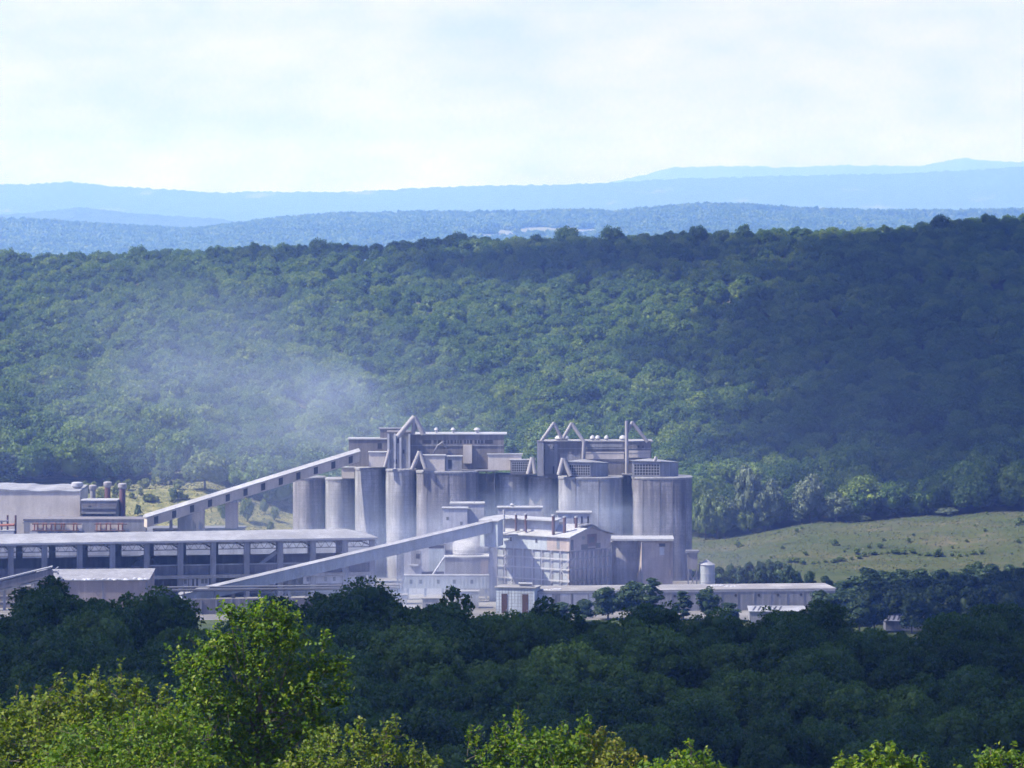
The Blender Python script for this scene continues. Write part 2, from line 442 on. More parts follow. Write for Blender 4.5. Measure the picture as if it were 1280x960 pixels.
M['leaf_hill'] = foliage('hill_foliage', (.032, .070, .016), (.080, .150, .022), (.19, .25, .034), .32, .25)
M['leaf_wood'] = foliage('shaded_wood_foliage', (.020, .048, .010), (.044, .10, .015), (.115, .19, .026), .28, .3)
M['leaf_silver'] = foliage('silvery_foliage', (.09, .125, .07), (.12, .155, .085), (.16, .195, .11), .2, .4)
M['leaf_light'] = foliage('light_foliage', (.09, .135, .045), (.125, .17, .05), (.17, .21, .06), .28, .4)
M['leaf_scrub'] = foliage('scrub_foliage', (.11, .15, .04), (.17, .20, .05), (.25, .25, .075), .3, .5)
M['leaf_conif'] = foliage('dark_poplar_foliage', (.022, .046, .018), (.034, .064, .022), (.055, .09, .028), .18, .4)

# ------------------------------------------------------------------ the wooded hill
PROTO = [crown_mesh('forest_tree', 100 + k, 5.6 + .6 * (k % 3), 5.4 + .5 * (k % 4), 6.0, 34 + 2 * k, 2600, .58, M['leaf_hill'], jit=.95, core=.5, lobe=(.16, .24)) for k in range(8)]
rg = np.random.RandomState(77)
def forest_points():
    pts = []
    for d in np.arange(1706, 2600, 8.6):
        wid = .185 * d + 40
        xs = np.arange(-wid, wid, 9.0); xs = xs + rg.uniform(-3.6, 3.6, len(xs))
        dd = d + rg.uniform(-3.6, 3.6, len(xs))
        pts.append(np.stack([xs, dd], 1))
    p = np.concatenate(pts)
    px = 640 + p[:, 0] / p[:, 1] * F
    edge = np.interp(px, [-400, 0, 110, 150, 230, 330, 380, 860, 900, 1280, 1700], [1722, 1722, 1726, 1738, 1744, 1722, 1712, 1722, 1714, 1714, 1714])
    keep = p[:, 1] > edge + rg.uniform(-6, 6, len(p))
    return p[keep]
FP = forest_points()
fz = ground_z(FP[:, 0], FP[:, 1])
sc = (.56 + .78 * rg.rand(len(FP)) ** 1.5 + .12 * rg.rand(len(FP))) * np.interp(FP[:, 1], [1710, 2000, 2500], [1.22, 1.02, .74])
near_crest = np.abs(FP[:, 1] - 2500) < 14
sc = np.where(near_crest & (rg.rand(len(FP)) < .16), sc * rg.uniform(1.2, 1.6, len(FP)), sc)
px = 640 + FP[:, 0] / FP[:, 1] * F
inview = (px > -20) & (px < 1300)
# the nearest 300 that stand clear of the plant are things of their own
behind = (px > 372) & (px < 862) & (FP[:, 1] < 2010)
order = np.argsort(FP[:, 1] + np.where(inview & ~behind, 0, 1e6))
own = np.zeros(len(FP), bool); own[order[:285]] = True
GRP = 'trees along the foot of the wooded hill'
first = {}
for i in np.where(own)[0]:
    k = rg.randint(0, 8)
    lab = ('leafy broadleaf tree in the front rank of the wooded hill, left of the tall silos' if px[i] < 600 else
           'dark leafy tree in the front rank of the wooded hill, above the grassy bank')
    o = link('forest_tree', PROTO[k], None, (FP[i, 0], FP[i, 1], fz[i]))
    s = float(sc[i]) * 1.05; o.scale = (s, s, s * rg.uniform(.95, 1.25)); o.rotation_euler = (0, 0, rg.rand() * 6.28)
    props(o, lab, 'tree', GRP + (' on the left' if px[i] < 600 else ' on the right'))

def instancer(name, label, pts, scales, protos, pname):
    rgi = np.random.RandomState(5)
    me = bpy.data.meshes.new(name); me.vertices.add(len(pts)); me.vertices.foreach_set('co', np.asarray(pts, np.float32).ravel())
    for an, typ, val in (('tsc', 'FLOAT', scales), ('trot', 'FLOAT', rgi.rand(len(pts)) * 6.28), ('tkind', 'INT', rgi.randint(0, len(protos), len(pts)))):
        at = me.attributes.new(an, typ, 'POINT'); at.data.foreach_set('value', np.asarray(val, np.float32 if typ == 'FLOAT' else np.int32))
    ob = link(name, me); props(ob, label, 'woodland', None, 'stuff')
    col = bpy.data.collections.new(pname)
    for m in protos:
        q = bpy.data.objects.new(pname, m); col.objects.link(q)
    ng = bpy.data.node_groups.new(name, 'GeometryNodeTree')
    ng.interface.new_socket('Geometry', in_out='INPUT', socket_type='NodeSocketGeometry')
    ng.interface.new_socket('Geometry', in_out='OUTPUT', socket_type='NodeSocketGeometry')
    N = ng.nodes.new; gi, go = N('NodeGroupInput'), N('NodeGroupOutput')
    ci = N('GeometryNodeCollectionInfo'); ci.inputs['Collection'].default_value = col
    ci.inputs['Separate Children'].default_value = True; ci.inputs['Reset Children'].default_value = True
    ip = N('GeometryNodeInstanceOnPoints'); ip.inputs['Pick Instance'].default_value = True
    def attr(nm, ty):
        a = N('GeometryNodeInputNamedAttribute'); a.data_type = ty; a.inputs['Name'].default_value = nm
        return a.outputs['Attribute']
    cx = N('ShaderNodeCombineXYZ'); ng.links.new(attr('trot', 'FLOAT'), cx.inputs['Z'])
    L = ng.links.new
    L(gi.outputs[0], ip.inputs['Points']); L(ci.outputs[0], ip.inputs['Instance'])
    L(attr('tkind', 'INT'), ip.inputs['Instance Index']); L(cx.outputs[0], ip.inputs['Rotation']); L(attr('tsc', 'FLOAT'), ip.inputs['Scale'])
    L(ip.outputs[0], go.inputs[0])
    md = ob.modifiers.new('trees', 'NODES'); md.node_group = ng
    return ob
rest = ~own
instancer('forest', 'broadleaf forest covering the long hill behind the plant', np.stack([FP[rest, 0], FP[rest, 1], fz[rest]], 1), sc[rest], PROTO, 'forest_tree_kind')

# woods on the nearest far hill
fw = np.random.RandomState(9)
FARP = [crown_mesh('far_tree', 140 + k, 16, 12, 6.0, 9, 150, 4.5, M['leaf_hill']) for k in range(3)]
vv, fm, tt, pv_ = RID
kp = (tt < .08) & (tt > -.75) & (fm < .5) & (pv_ > -250) & (pv_ < 1530) & (fw.rand(len(vv)) < .85)
fp = vv[kp] + fw.uniform(-8, 8, (kp.sum(), 3)) * np.array([1, 1.4, 0])
instancer('distant_forest', 'wooded cover of the nearest blue hill line', fp, fw.uniform(.7, 1.3, len(fp)), FARP, 'far_tree_kind')

# ------------------------------------------------------------------ the shaded wood in front of the plant
WOODP = []
for k in range(6):
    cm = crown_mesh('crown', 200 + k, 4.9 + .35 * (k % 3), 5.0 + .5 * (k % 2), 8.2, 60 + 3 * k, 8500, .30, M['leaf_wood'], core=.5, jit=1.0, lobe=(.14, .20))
    tm = trunk_mesh('trunk', 300 + k, 10, .28, 4, M['bark'])
    WOODP.append((cm, tm))
def tree(pair, name, loc, rz, s, label, cat='tree', group=None):
    r = empty(name, loc, label, cat, group); r.rotation_euler = (0, 0, rz); r.scale = s if isinstance(s, tuple) else (s, s, s)
    link('crown', pair[0], r); link('trunk', pair[1], r)
    return r
wr = np.random.RandomState(41)
wp = []
for d in np.arange(432, 590, 8.2):
    wid = .134 * d + 7
    xs = np.arange(-wid, wid, 8.2) + wr.uniform(-2.6, 2.6, len(np.arange(-wid, wid, 8.2)))
    wp += [(x, d + wr.uniform(-3, 3)) for x in xs]
wp = sorted(wp, key=lambda p: p[1])
# skyline of the wood: row of the tree tops along the photo's width
SKX = [-60, 0, 60, 90, 130, 200, 235, 300, 360, 420, 470, 520, 570, 610, 660, 700, 760, 830, 900, 960, 1040, 1100, 1180, 1240, 1340]
SKY = [762, 758, 750, 746, 755, 758, 764, 766, 746, 736, 756, 752, 746, 752, 746, 756, 764, 770, 770, 770, 764, 766, 770, 774, 776]
for x, d in wp:
    px_ = 640 + x / d * F
    zt = CZ - (np.interp(px_, SKX, SKY) - HY) * 583 / F      # top wanted at the back of the wood
    gz = float(ground_z(x, d)); k = wr.randint(0, 6)
    h = (zt - gz) - (583 - d) * .012 + wr.uniform(-4.2, 2.6)
    s = max(h, 8) / 13.4
    tree(WOODP[k], 'woodland_tree', (x, d, gz), wr.rand() * 6.28, (s * wr.uniform(.88, 1.1), s * wr.uniform(.88, 1.1), s),
         'dark leafy tree crowded into the shaded wood in front of the plant', 'tree', 'trees of the shaded wood in front of the plant')
# sparse, taller ones that break the skyline
SPR = []
for k in range(3):
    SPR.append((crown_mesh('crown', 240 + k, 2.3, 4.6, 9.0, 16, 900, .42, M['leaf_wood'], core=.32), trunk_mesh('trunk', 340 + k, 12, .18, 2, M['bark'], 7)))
for px_, py_, w, lab in ((88, 727, 1.0, 'thin open-crowned tree poking up before the pinkish shed wall'), (157, 737, .8, 'small bushy treetop standing up before the right half of the pinkish wall'),
                      (568, 729, .9, 'sparse treetop with separate leaf tufts in front of the lattice trestle'), (520, 745, .8, 'sparse branching treetop left of the tufted one'),
                      (682, 742, .95, 'treetop reaching over the corner of the tiled office'), (38, 744, .9, 'round treetop low down by the broken conveyor'),
                      (400, 737, 1.25, 'broad dark treetop under the low end of the front conveyor'), (215, 752, .8, 'small dark treetop left of the foot of the front conveyor'), (718, 756, .9, 'low dark treetop before the long stained wall'), (752, 762, 1.5, 'broad low treetop under the bushy dark trees before the wall'), (628, 760, 1.2, 'low wide treetop just below the brown doors of the office')):
    d = 588.0; gz = float(ground_z(X(px_, d), d)); h = Z(py_, d) - gz; s = h / 13.4
    tree(SPR[wr.randint(0, 3)], 'woodland_tree', (X(px_, d), d, gz), wr.rand() * 6.28, (s * w, s * w, s), lab)

# ------------------------------------------------------------------ trees round the plant
ROUND = (crown_mesh('crown', 251, 4.3, 4.9, 4.5, 30, 2000, .55, M['leaf_light'], low=-.8), trunk_mesh('trunk', 351, 6, .25, 3, M['bark']))
SILV = (crown_mesh('crown', 252, 4.4, 5.6, 5.4, 28, 2000, .55, M['leaf_silver'], low=-.8), trunk_mesh('trunk', 352, 7, .25, 3, M['bark']))
DARK = [(crown_mesh('crown', 260 + k, 3.5, 6.2, 5.9, 30 + 2 * k, 2600, .48, M['leaf_conif'], low=-.85), trunk_mesh('trunk', 360 + k, 8, .22, 3, M['bark'])) for k in range(3)]
POP = [(crown_mesh('crown', 270 + k, 2.3, 7.2, 6.5, 34, 2200, .45, M['leaf_conif'], 'spire', low=-.95), trunk_mesh('trunk', 370 + k, 9, .2, 1.4, M['bark'])) for k in range(2)]
BUSH = (crown_mesh('crown', 280, 1.6, 1.2, .9, 12, 420, .34, M['leaf_light'], low=-.6), trunk_mesh('stem', 380, 1.2, .08, .8, M['bark'], 3))
SCRUB = (crown_mesh('crown', 281, 1.6, 1.2, .9, 12, 420, .34, M['leaf_scrub'], low=-.6), BUSH[1])
def at(pair, H, px_, py_, d, w, lab, name='tree', cat='tree', group=None, hmin=1.0):
    x = X(px_, d); gz = float(ground_z(x, d)); h = max(Z(py_, d) - gz, hmin); s = h / H
    ww = w * d / F / 2                       # wanted half-width
    return tree(pair, name, (x, d, gz), (px_ * 7.3) % 6.28, (ww, ww, s), lab, cat, group) if False else tree(pair, name, (x, d, gz), (px_ * 7.3) % 6.28, (ww, ww, s), lab, cat, group)
def sized(pair, rx, H, *a, **k):
    p2 = list(a); p2[3] = a[3] / rx
    return at(pair, H, *p2, **k)
def foot_d(px_, py_):          # distance at which the ground shows on photo row py_
    dd = np.arange(1590, 1760, 1.0); yy = HY + (CZ - ground_z(X(px_, dd), dd)) * F / dd
    return float(dd[np.argmin(np.abs(yy - py_))])
def footed(pair, rx, H, px_, ytop, ybot, w, lab, **k):
    return sized(pair, rx, H, px_, ytop, foot_d(px_, ybot), w, lab, **k)
# left: above the sloping conveyor
footed(ROUND, 4.6, 10.2, 256, 557, 612, 62, 'pale round-crowned tree standing out on the slope behind the sloping conveyor', name='round_tree')
footed(DARK[0], 3.8, 12.2, 312, 552, 622, 56, 'dark tree just right of the pale round one')
footed(ROUND, 4.6, 10.2, 203, 576, 606, 30, 'small light tree left of the pale round one', name='round_tree')
footed(DARK[1], 3.8, 12.2, 2, 562, 612, 46, 'dark rounded tree behind the cream hall')
for px_, py_, yb, w, lab in ((309, 626, 652, 28, 'large round bush right of the conveyor pier'), (343, 635, 651, 17, 'smaller bush beside the dry patch near the silos'), (279, 630, 652, 18, 'bush half hidden behind the conveyor pier'),
                         (330, 626, 642, 15, 'pale bush above the dry slope'), (338, 653, 664, 12, 'low grey bush above the long shed roof'), (217, 611, 626, 17, 'bush at the end of the pale scrub'), (172, 632, 646, 11, 'small bush by the maroon stacks')):
    footed(BUSH, 1.8, 2.1, px_, py_, yb, w, lab, name='bush', cat='bush')
hr = random.Random(4)
for k in range(34):
    px_ = 108 + 128 * k / 33 + hr.uniform(-4, 4); yb = hr.uniform(606, 632) - (px_ - 108) * .04; hh = hr.uniform(5, 13)
    footed(SCRUB, 1.8, 2.1, px_, yb - hh, yb, hh * hr.uniform(1.1, 1.7), 'pale green shrub in the scrub patch behind the maroon stacks', name='shrub', cat='shrub', group='shrubs of the scrub patch')
# right: silvery trees beside the tallest silo
for px_, py_, w, pr, lab in ((882, 606, 30, ROUND, 'light green tree against the wall of the end silo'), (896, 612, 34, ROUND, 'yellowish rounded treetop beside the end silo'), (905, 618, 30, SILV, 'grey-green willow below the yellowish treetop'),
                          (935, 577, 34, SILV, 'tall silvery tree, highest of its group'), (962, 596, 34, SILV, 'silvery tree right of the tallest silver one'), (1012, 590, 36, SILV, 'faint grey tree set back in the wood'),
                          (1045, 614, 36, SILV, 'broad grey-green crown right of the silvery group'), (1000, 622, 36, SILV, 'rounded grey tree low in the silvery group'), (955, 632, 26, SILV, 'small silver bushy tree at the edge of the bank'), (1070, 642, 30, SILV, 'low grey tree at the foot of the wood by the bank'),
                          (1185, 634, 26, SILV, 'grey shrub-like tree over the far crest of the bank'), (932, 630, 26, ROUND, 'mid green tree between two silver ones')):
    sized(pr, 4.6, 11.0 if pr is SILV else 10.2, px_, py_, 1706 + (px_ % 7), w * 1.15, lab, name='willow_tree' if pr is SILV else 'broadleaf_tree')
# hedge and trees between the long low building and the bank
for k, (px_, py_) in enumerate(((900, 706), (912, 703), (925, 705), (938, 700), (951, 699), (962, 697), (974, 699), (985, 703), (995, 712))):
    sized(DARK[k % 3], 3.8, 12.2, px_, py_, 1500 + (k * 7) % 12, 22, 'dark green tree in the close row behind the long low roof', group='trees in the row behind the low roof')
for px_, py_, lab in ((1012, 712, 'lone dark bush-like tree at the end of the tree row'), (1033, 718, 'small dark tree beyond the end of the low roof'), (1064, 726, 'little dark tree at the foot of the bank')):
    sized(DARK[1], 3.8, 12.2, px_, py_, 1500, 18, lab)
# trees standing before the long wall
for px_, py_, d, w, pr, lab in ((760, 731, 1402, 46, DARK[0], 'bushy dark tree in front of the stained wall, left of the spire'), (790, 724, 1404, 48, DARK[1], 'dark tree between the bushy one and the spire'),
                            (815, 717, 1400, 42, POP[0], 'tall dark spire-shaped tree in front of the long wall'), (854, 733, 1400, 32, POP[1], 'narrow dark tree alone before the wall'),
                            (885, 731, 1402, 32, DARK[2], 'small oval dark tree before the wall'), (912, 752, 1396, 36, DARK[0], 'low dark bush before the striped sheds'), (1027, 735, 1404, 34, DARK[1], 'dark rounded tree at the end of the long wall'),
                            (968, 757, 1390, 38, DARK[2], 'low dark tree below the right half of the wall'), (700, 751, 1392, 36, DARK[0], 'dark tree in front of the pale wall panels right of the office'), (728, 747, 1390, 34, DARK[1], 'dark tree just left of the bushy one before the wall'), (675, 756, 1388, 30, DARK[2], 'low dark tree at the right corner of the tiled office')):
    sized(pr, 3.8 if pr in DARK else 2.3, 12.2 if pr in DARK else 13.5, px_, py_, d, w, lab, name='dark_tree')
dr = random.Random(12)
for k in range(66):
    px_ = 1030 + 275 * ((k * 37) % 66) / 65 + dr.uniform(-5, 5); d = 1345 + (k * 23) % 170 + dr.uniform(-5, 5)
    if 1318 < d < 1352: d += 34
    top = np.interp(px_, [1050, 1090, 1130, 1165, 1200, 1240, 1300], [724, 706, 716, 701, 708, 700, 690]) + (1500 - d) * .16 + dr.uniform(-3, 9)
    sized(DARK[k % 3], 3.8, 12.2, px_, top, d, dr.uniform(30, 50), 'dark blue-green tree in the thicket between the road and the grassy bank', name='dark_tree', group='trees of the thicket below the bank')
for k in range(38):
    px_ = dr.uniform(880, 1290); d = dr.uniform(1595, 1700)
    x = X(px_, d); gz = float(ground_z(x, d)); s = dr.uniform(.35, 1.0) * (.8 if k % 3 else 1.6)
    r = tree(BUSH, 'shrub', (x, d, gz), dr.random() * 6, (s, s, s * .9), 'small dark shrub dotted on the grassy bank', 'shrub', 'shrubs on the grassy bank')
for k in range(26):
    t = k / 25; px_ = 985 + 240 * t + dr.uniform(-3, 3); yb = 703 - 13 * t + 4 * math.sin(t * 9) + dr.uniform(-1, 1)
    hh = dr.uniform(2.0, 6.0)
    footed(BUSH, 1.8, 2.1, px_, yb - hh, yb, hh * dr.uniform(1.8, 3.4), 'low dark shrub in the broken line along the terrace of the bank', name='shrub', cat='shrub', group='shrubs along the terrace of the bank')
M['tuft'] = foliage('rough_grass', (.042, .055, .02), (.072, .08, .034), (.125, .112, .055), .2, .6)
# ================================================================== the plant
def P2(px, d): return (X(px, d), d)
def face_building(name, label, cat, A, B, depth, z0, zt, mwall, mroof=None, over=.4, rt=.35, group=None, roofname='roof', skew=0.0):
    """box building with front wall A->B (plan points, left to right), depth away from the viewer"""
    A, B = Vector(A), Vector(B); d = (B - A).normalized(); nb = Vector((-d.y, d.x)) * depth + d * skew
    root = empty(name, ((A.x + B.x) / 2, (A.y + B.y) / 2, max(z0, 0)), label, cat, group)
    q = [A, B, B + nb, A + nb]
    MB().prism(q, z0, zt).build('wall', mwall, root)
    if mroof:
        c = sum(q, Vector((0, 0))) / 4
        qq = [p + (p - c).normalized() * over * 1.4 for p in q]
        MB().prism(qq, zt + .002, zt + rt).build(roofname, mroof, root)
    root['_q'] = 0; del root['_q']
    return root, q

def slot(root, A, B, u0, u1, z0, z1, mat=None, name='window', frame=None, out=.06):
    o = MB().onwall(A, B, u0, u1, z0, z1, out, .1).build(name, mat or M['dark'], root)
    return o

# ---------------------------------------------------------------- silos
def silo(px0, px1, py, d, label, mat='silo', ex=2.0, asp=1.0, seams=(), rimw=.25):
    w = (px1 - px0) * d / F / 2; cx = X((px0 + px1) / 2, d); cy = d + w * asp; zt = Z(py, d)
    root = empty('silo', (cx, cy, 0), label, 'silo', 'concrete silos')
    s = MB().lathe(cx, cy, [(w, -.5), (w, zt - .9)], 56, ex, asp).build('shaft', M[mat], root, True)
    MB().lathe(cx, cy, [(w + rimw, zt - .9), (w + rimw, zt - .25), (w + rimw - .3, zt)], 56, ex, asp).build('rim', M['conc'], root, True)
    if seams:
        for t in seams:                                # upright joints down the front
            mb = MB(); x = X(px0 + (px1 - px0) * t, d)
            c = min(abs((x - cx) / w), .999); y = cy - w * asp * (1 - c ** ex) ** (1 / ex)
            mb.box(x - .16, x + .16, y - .12, y + .5, 0, zt - .95); mb.build('joint', M['conc_dark'], root)
    return root, (cx, cy, w, zt)
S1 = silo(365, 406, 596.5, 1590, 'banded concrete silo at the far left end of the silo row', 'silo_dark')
S2 = silo(406, 443, 598, 1586, 'plain concrete silo with a small white hut on its top', 'silo')
S3 = silo(443, 481.5, 585, 1578, 'tall bluish grey silo between the hut-topped one and the twin below the tower', 'silo')
S4 = silo(481.5, 520, 586.5, 1572, 'tall grey silo under the tower with the pilasters', 'silo')
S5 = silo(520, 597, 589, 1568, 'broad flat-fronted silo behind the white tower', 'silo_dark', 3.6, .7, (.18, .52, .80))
S6 = silo(619, 660, 593, 1578, 'silo under the dark slatted hut, right of the dark gap', 'silo')
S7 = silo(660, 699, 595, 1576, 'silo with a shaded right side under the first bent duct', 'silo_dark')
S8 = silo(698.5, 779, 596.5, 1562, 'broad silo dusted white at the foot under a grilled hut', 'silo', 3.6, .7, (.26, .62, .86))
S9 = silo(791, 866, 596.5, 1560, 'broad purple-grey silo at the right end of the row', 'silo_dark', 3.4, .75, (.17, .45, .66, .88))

# steelwork in the two dark gaps
def gap(px0, px1, py, d, label):
    root = empty('braced_steelwork', (X((px0 + px1) / 2, d), d, 0), label, 'steelwork')
    x0, x1, zt = X(px0, d), X(px1, d), Z(py, d)
    mb = MB(); nb = 9
    for x in (x0 + .3, (x0 + x1) / 2, x1 - .3): mb.beam((x, d, 0), (x, d, zt), .45)
    mb.build('post', M['steel'], root)
    mb = MB()
    for k in range(nb + 1): z = zt * k / nb; mb.beam((x0, d - .3, z), (x1, d - .3, z), .3)
    mb.build('girder', M['steel'], root)
    mb = MB()
    for k in range(nb): z = zt * k / nb; mb.beam((x0, d + .3, z), (x1, d + .3, z + zt / nb), .22)
    mb.build('brace', M['steel'], root)
    MB().box(x0 - .6, x1 + .6, d + 10, d + 10.4, 0, zt - 1.5).build('back_wall', M['conc_dark'], root)
    MB().box(x0 - .5, x1 + .5, d - .8, d + 9, zt, zt + .4).build('deck', M['steel'], root)
gap(597, 619, 589, 1574, 'dark braced steelwork in the gap between the broad silo and the slatted hut')
gap(779, 791, 594, 1570, 'dark steelwork in the narrow gap between the two broad silos at the right')

def duct(root, pts, r, name='duct', mat='duct'):
    mb = MB()
    for a, b in zip(pts[:-1], pts[1:]):
        a, b = PT(*a), PT(*b); e = (b - a).normalized() * r * .35; mb.tube([a - e, b + e], r, 10)
    return mb.build(name, M[mat], root, True)

# ---------------------------------------------------------------- left head house
D = 1580
root, q = face_building('head_house', 'long flat-roofed house over the left silos with a strip of broken windows', 'head house',
                        P2(503, D), P2(630, D), 15, Z(588, D), Z(543.5, D), M['conc_dark'], M['roof_white'], .9, .4)
A, B = q[0], q[1]; L = (B - A).length
for a, b, nn in ((528, 539, 1), (542, 551, 2), (555, 566, 3), (568, 577, 3), (580, 590, 3), (593, 604, 3), (606, 616, 1)):
    w_ = slot(root, A, B, (a - 503) * D / F, (b - 503) * D / F, Z(554.5, D), Z(550, D))
    if nn > 1:
        mb = MB()
        for k in range(1, nn): u = ((a - 503) + (b - a) * k / nn) * D / F; mb.onwall(A, B, u - .15, u + .15, Z(554.5, D), Z(550, D), .12, .05)
        mb.build('mullion', M['conc'], w_)
MB().onwall(A, B, 1.5, L - .3, Z(557.5, D), Z(556.3, D), .25).build('ledge', M['conc'], root)
MB().onwall(A, B, (579 - 503) * D / F, (590 - 503) * D / F, Z(579, D), Z(556, D), 1.6, .1).build('stair_shaft', M['cream'], root)
mb = MB()
for k, pxv in enumerate((545, 566, 596)):
    x = X(pxv, D); z = Z(543, D); r_ = (.7, .8, 1.1)[k]
    MB().lathe(x, D + 6, [(r_ * .7, z), (r_ * .7, z + 1.4), (r_ * 1.3, z + 1.5), (r_ * .9, z + 2.1), (r_ * .3, z + 2.4)], 14).build('roof_vent', M['steel_pale'], root, True)
duct(root, [(541, 569, D - 1.5), (547, 557, D - 1.2), (553, 553, D - 1), (558, 560, D - .6)], .35, 'roof_pipe')

D = 1577
root, q = face_building('stair_tower', 'tall pale tower with pilasters where the sloping conveyor meets the left silos', 'tower',
                        P2(484, D), P2(513, D), 9, Z(588, D), Z(541, D), M['conc'], M['conc_dark'], .3, .5)
A, B = q[0], q[1]
for pxp in (485.5, 493.5, 500.5, 511.5):
    u = (pxp - 484) * D / F; MB().onwall(A, B, u - .4, u + .4, Z(588, D), Z(542, D), .5).build('pilaster', M['pale'], root)
for a, b, y0, y1 in ((496, 498.5, 548, 554), (494, 496, 574, 580), (510.2, 512.2, 576, 583), (503.5, 505.5, 562, 567)):
    slot(root, A, B, (a - 484) * D / F, (b - 484) * D / F, Z(y1, D), Z(y0, D))
apx = [(518, 521, D - 2)]
MB().tube([PT(497, 546, D - 3), PT(518, 521, D - 2)], 1.05, 10).build('duct', M['duct'], root, True)
MB().tube([PT(518, 521, D - 2), PT(529.5, 543, D - 2)], 1.05, 10).build('duct', M['duct'], root, True)
MB().tube([PT(517.5, 524, D - 2), PT(516.5, 542, D - 2)], .8, 10).build('duct', M['duct'], root, True)
MB().tube([PT(523, 531, D - 1), PT(516, 541, D - 1)], .5, 8).build('duct', M['duct'], root, True)

D = 1588
root, q = face_building('transfer_house', 'flat-roofed concrete house that takes the head of the sloping conveyor', 'house',
                        P2(436, D), P2(484, D), 10, Z(585, D), Z(549.5, D), M['conc_dark'], M['roof_white'], .4, .45)
slot(root, q[0], q[1], (472 - 436) * D / F, (477 - 436) * D / F, Z(561, D), Z(554, D))
D = 1592
root, q = face_building('roof_cabin', 'small dark cabin standing behind the pilaster tower', 'cabin', P2(475, D), P2(503, D), 5, Z(550, D), Z(536.5, D), M['conc_dark'], M['conc'], .4, .4)
slot(root, q[0], q[1], 4, 6.4, Z(545, D), Z(541, D))

def hut(px0, px1, py0, py1, d, label, mat='cream', depth=6, side=None, roof='roof_white'):
    r_, q_ = face_building('rooftop_hut', label, 'hut', P2(px0, d), P2(px1, d), depth, Z(py1, d), Z(py0, d), M[mat], M[roof], .35, .35, 'huts on the silo tops')
    return r_, q_
hut(461, 483.5, 566, 583.5, 1576, 'white hut on the tall silos left of the pilaster tower')
hut(427, 443, 585, 598, 1584, 'small white hut low on the second silo', depth=5)
r_, q_ = hut(529.5, 556, 570, 589, 1569, 'white hut on the left end of the broad flat-fronted silo')
r_, q_ = hut(556.3, 577, 571, 588.5, 1569.6, 'grey hut joined to the white one on the broad silo', 'conc', 5)
slot(r_, q_[0], q_[1], 1.2, 2.6, Z(586, 1569), Z(575, 1569), None, 'door')
r_, q_ = hut(610, 652, 568.5, 588, 1577, 'cream hut with a wide roof right of the long head house', 'cream', 8)
r_, q_ = hut(638, 668, 575.5, 593, 1574, 'dark slatted hut on the silo right of the cream hut', 'conc_dark', 6)

def grille(root, A, B, u0, u1, z0, z1, nx, nz):
    f_ = MB().onwall(A, B, u0, u1, z0, z1, .05, .1).build('window', M['dark'], root)
    mb = MB()
    for k in range(nx + 1): u = u0 + (u1 - u0) * k / nx; mb.onwall(A, B, u - .09, u + .09, z0, z1, .16, .02)
    for k in range(nz + 1): z = z0 + (z1 - z0) * k / nz; mb.onwall(A, B, u0, u1, z - .08, z + .08, .14, .02)
    mb.build('glazing_bars', M['steel_pale'], f_)
grille(r_, q_[0], q_[1], .6, 8.3, Z(589.5, 1574), Z(577.5, 1574), 9, 4)

# leaning ducts on the silo tops
def pair_duct(pts, r, label, d0):
    root = empty('leaning_duct', PT(*pts[0][:2], d0), label, 'duct', 'leaning ducts on the silo tops')
    for a, b in zip(pts[:-1], pts[1:]): MB().tube([PT(*a), PT(*b)], r, 10).build('pipe', M['duct'], root, True)
pair_duct([(515, 587, 1567), (524.5, 564.5, 1568), (532, 586, 1567)], .85, 'inverted-V duct between the pilaster tower and the white hut', 1567)
pair_duct([(481, 584, 1571), (487, 562, 1572)], .7, 'single leaning duct at the left corner of the pilaster tower', 1571)
pair_duct([(660, 593, 1572), (665.5, 572, 1573), (669, 592, 1572)], .9, 'inverted-V duct beside the slatted hut', 1572)
pair_duct([(698.5, 594, 1562), (704, 573, 1563), (713.5, 595, 1562)], .95, 'leaning duct with a long right leg left of the grilled hut', 1562)
pair_duct([(818, 577, 1563), (820.5, 571, 1563)], .7, 'short duct stub showing over the right-hand grilled hut', 1563)

# ---------------------------------------------------------------- right head house
D = 1576
root, q = face_building('head_house', 'dark head house over the right silos with three bent ducts on its roof', 'head house',
                        P2(679, D), P2(814, D), 14, Z(598, D), Z(552.5, D), M['conc_dark'], M['roof_grey'], .5, .4)
A, B = q[0], q[1]; L = (B - A).length
for z_, t_ in ((560, 1.2), (566, .5), (576, .5)):
    MB().onwall(A, B, .2, L - .2, Z(z_ + t_, D), Z(z_, D), .22).build('ledge', M['conc'], root)
for a, b, y0, y1, mt in ((700, 726, 567, 575, 'conc'), (732, 780, 565, 574, 'cream'), (786, 813, 563, 572, 'cream'), (681, 697, 555, 592, 'conc'), (734, 778, 555, 559, 'conc')):
    MB().onwall(A, B, (a - 679) * D / F, (b - 679) * D / F, Z(y1, D), Z(y0, D), .12).build('wall_panel', M[mt], root)
for a, b, y0, y1 in ((691, 693, 583, 592), (691, 692.5, 558, 562), (797, 799, 557, 560), (803, 804.5, 557, 560)):
    slot(root, A, B, (a - 679) * D / F, (b - 679) * D / F, Z(y1, D), Z(y0, D), out=.18)
duct(root, [(677, 592, D - 2), (677, 551, D - 2), (692.3, 529, D - 1), (702, 548, D - 1)], .72)
duct(root, [(704.5, 547, D - 1), (714.5, 529.5, D - 1), (730, 552.5, D - 2), (729, 574, D - 1.5)], .72)
duct(root, [(783.5, 594, D - 2), (783.2, 527, D - 2)], .68)
duct(root, [(784, 540, D - 1), (790.5, 528, D - 1), (809, 552, D - 1)], .72)
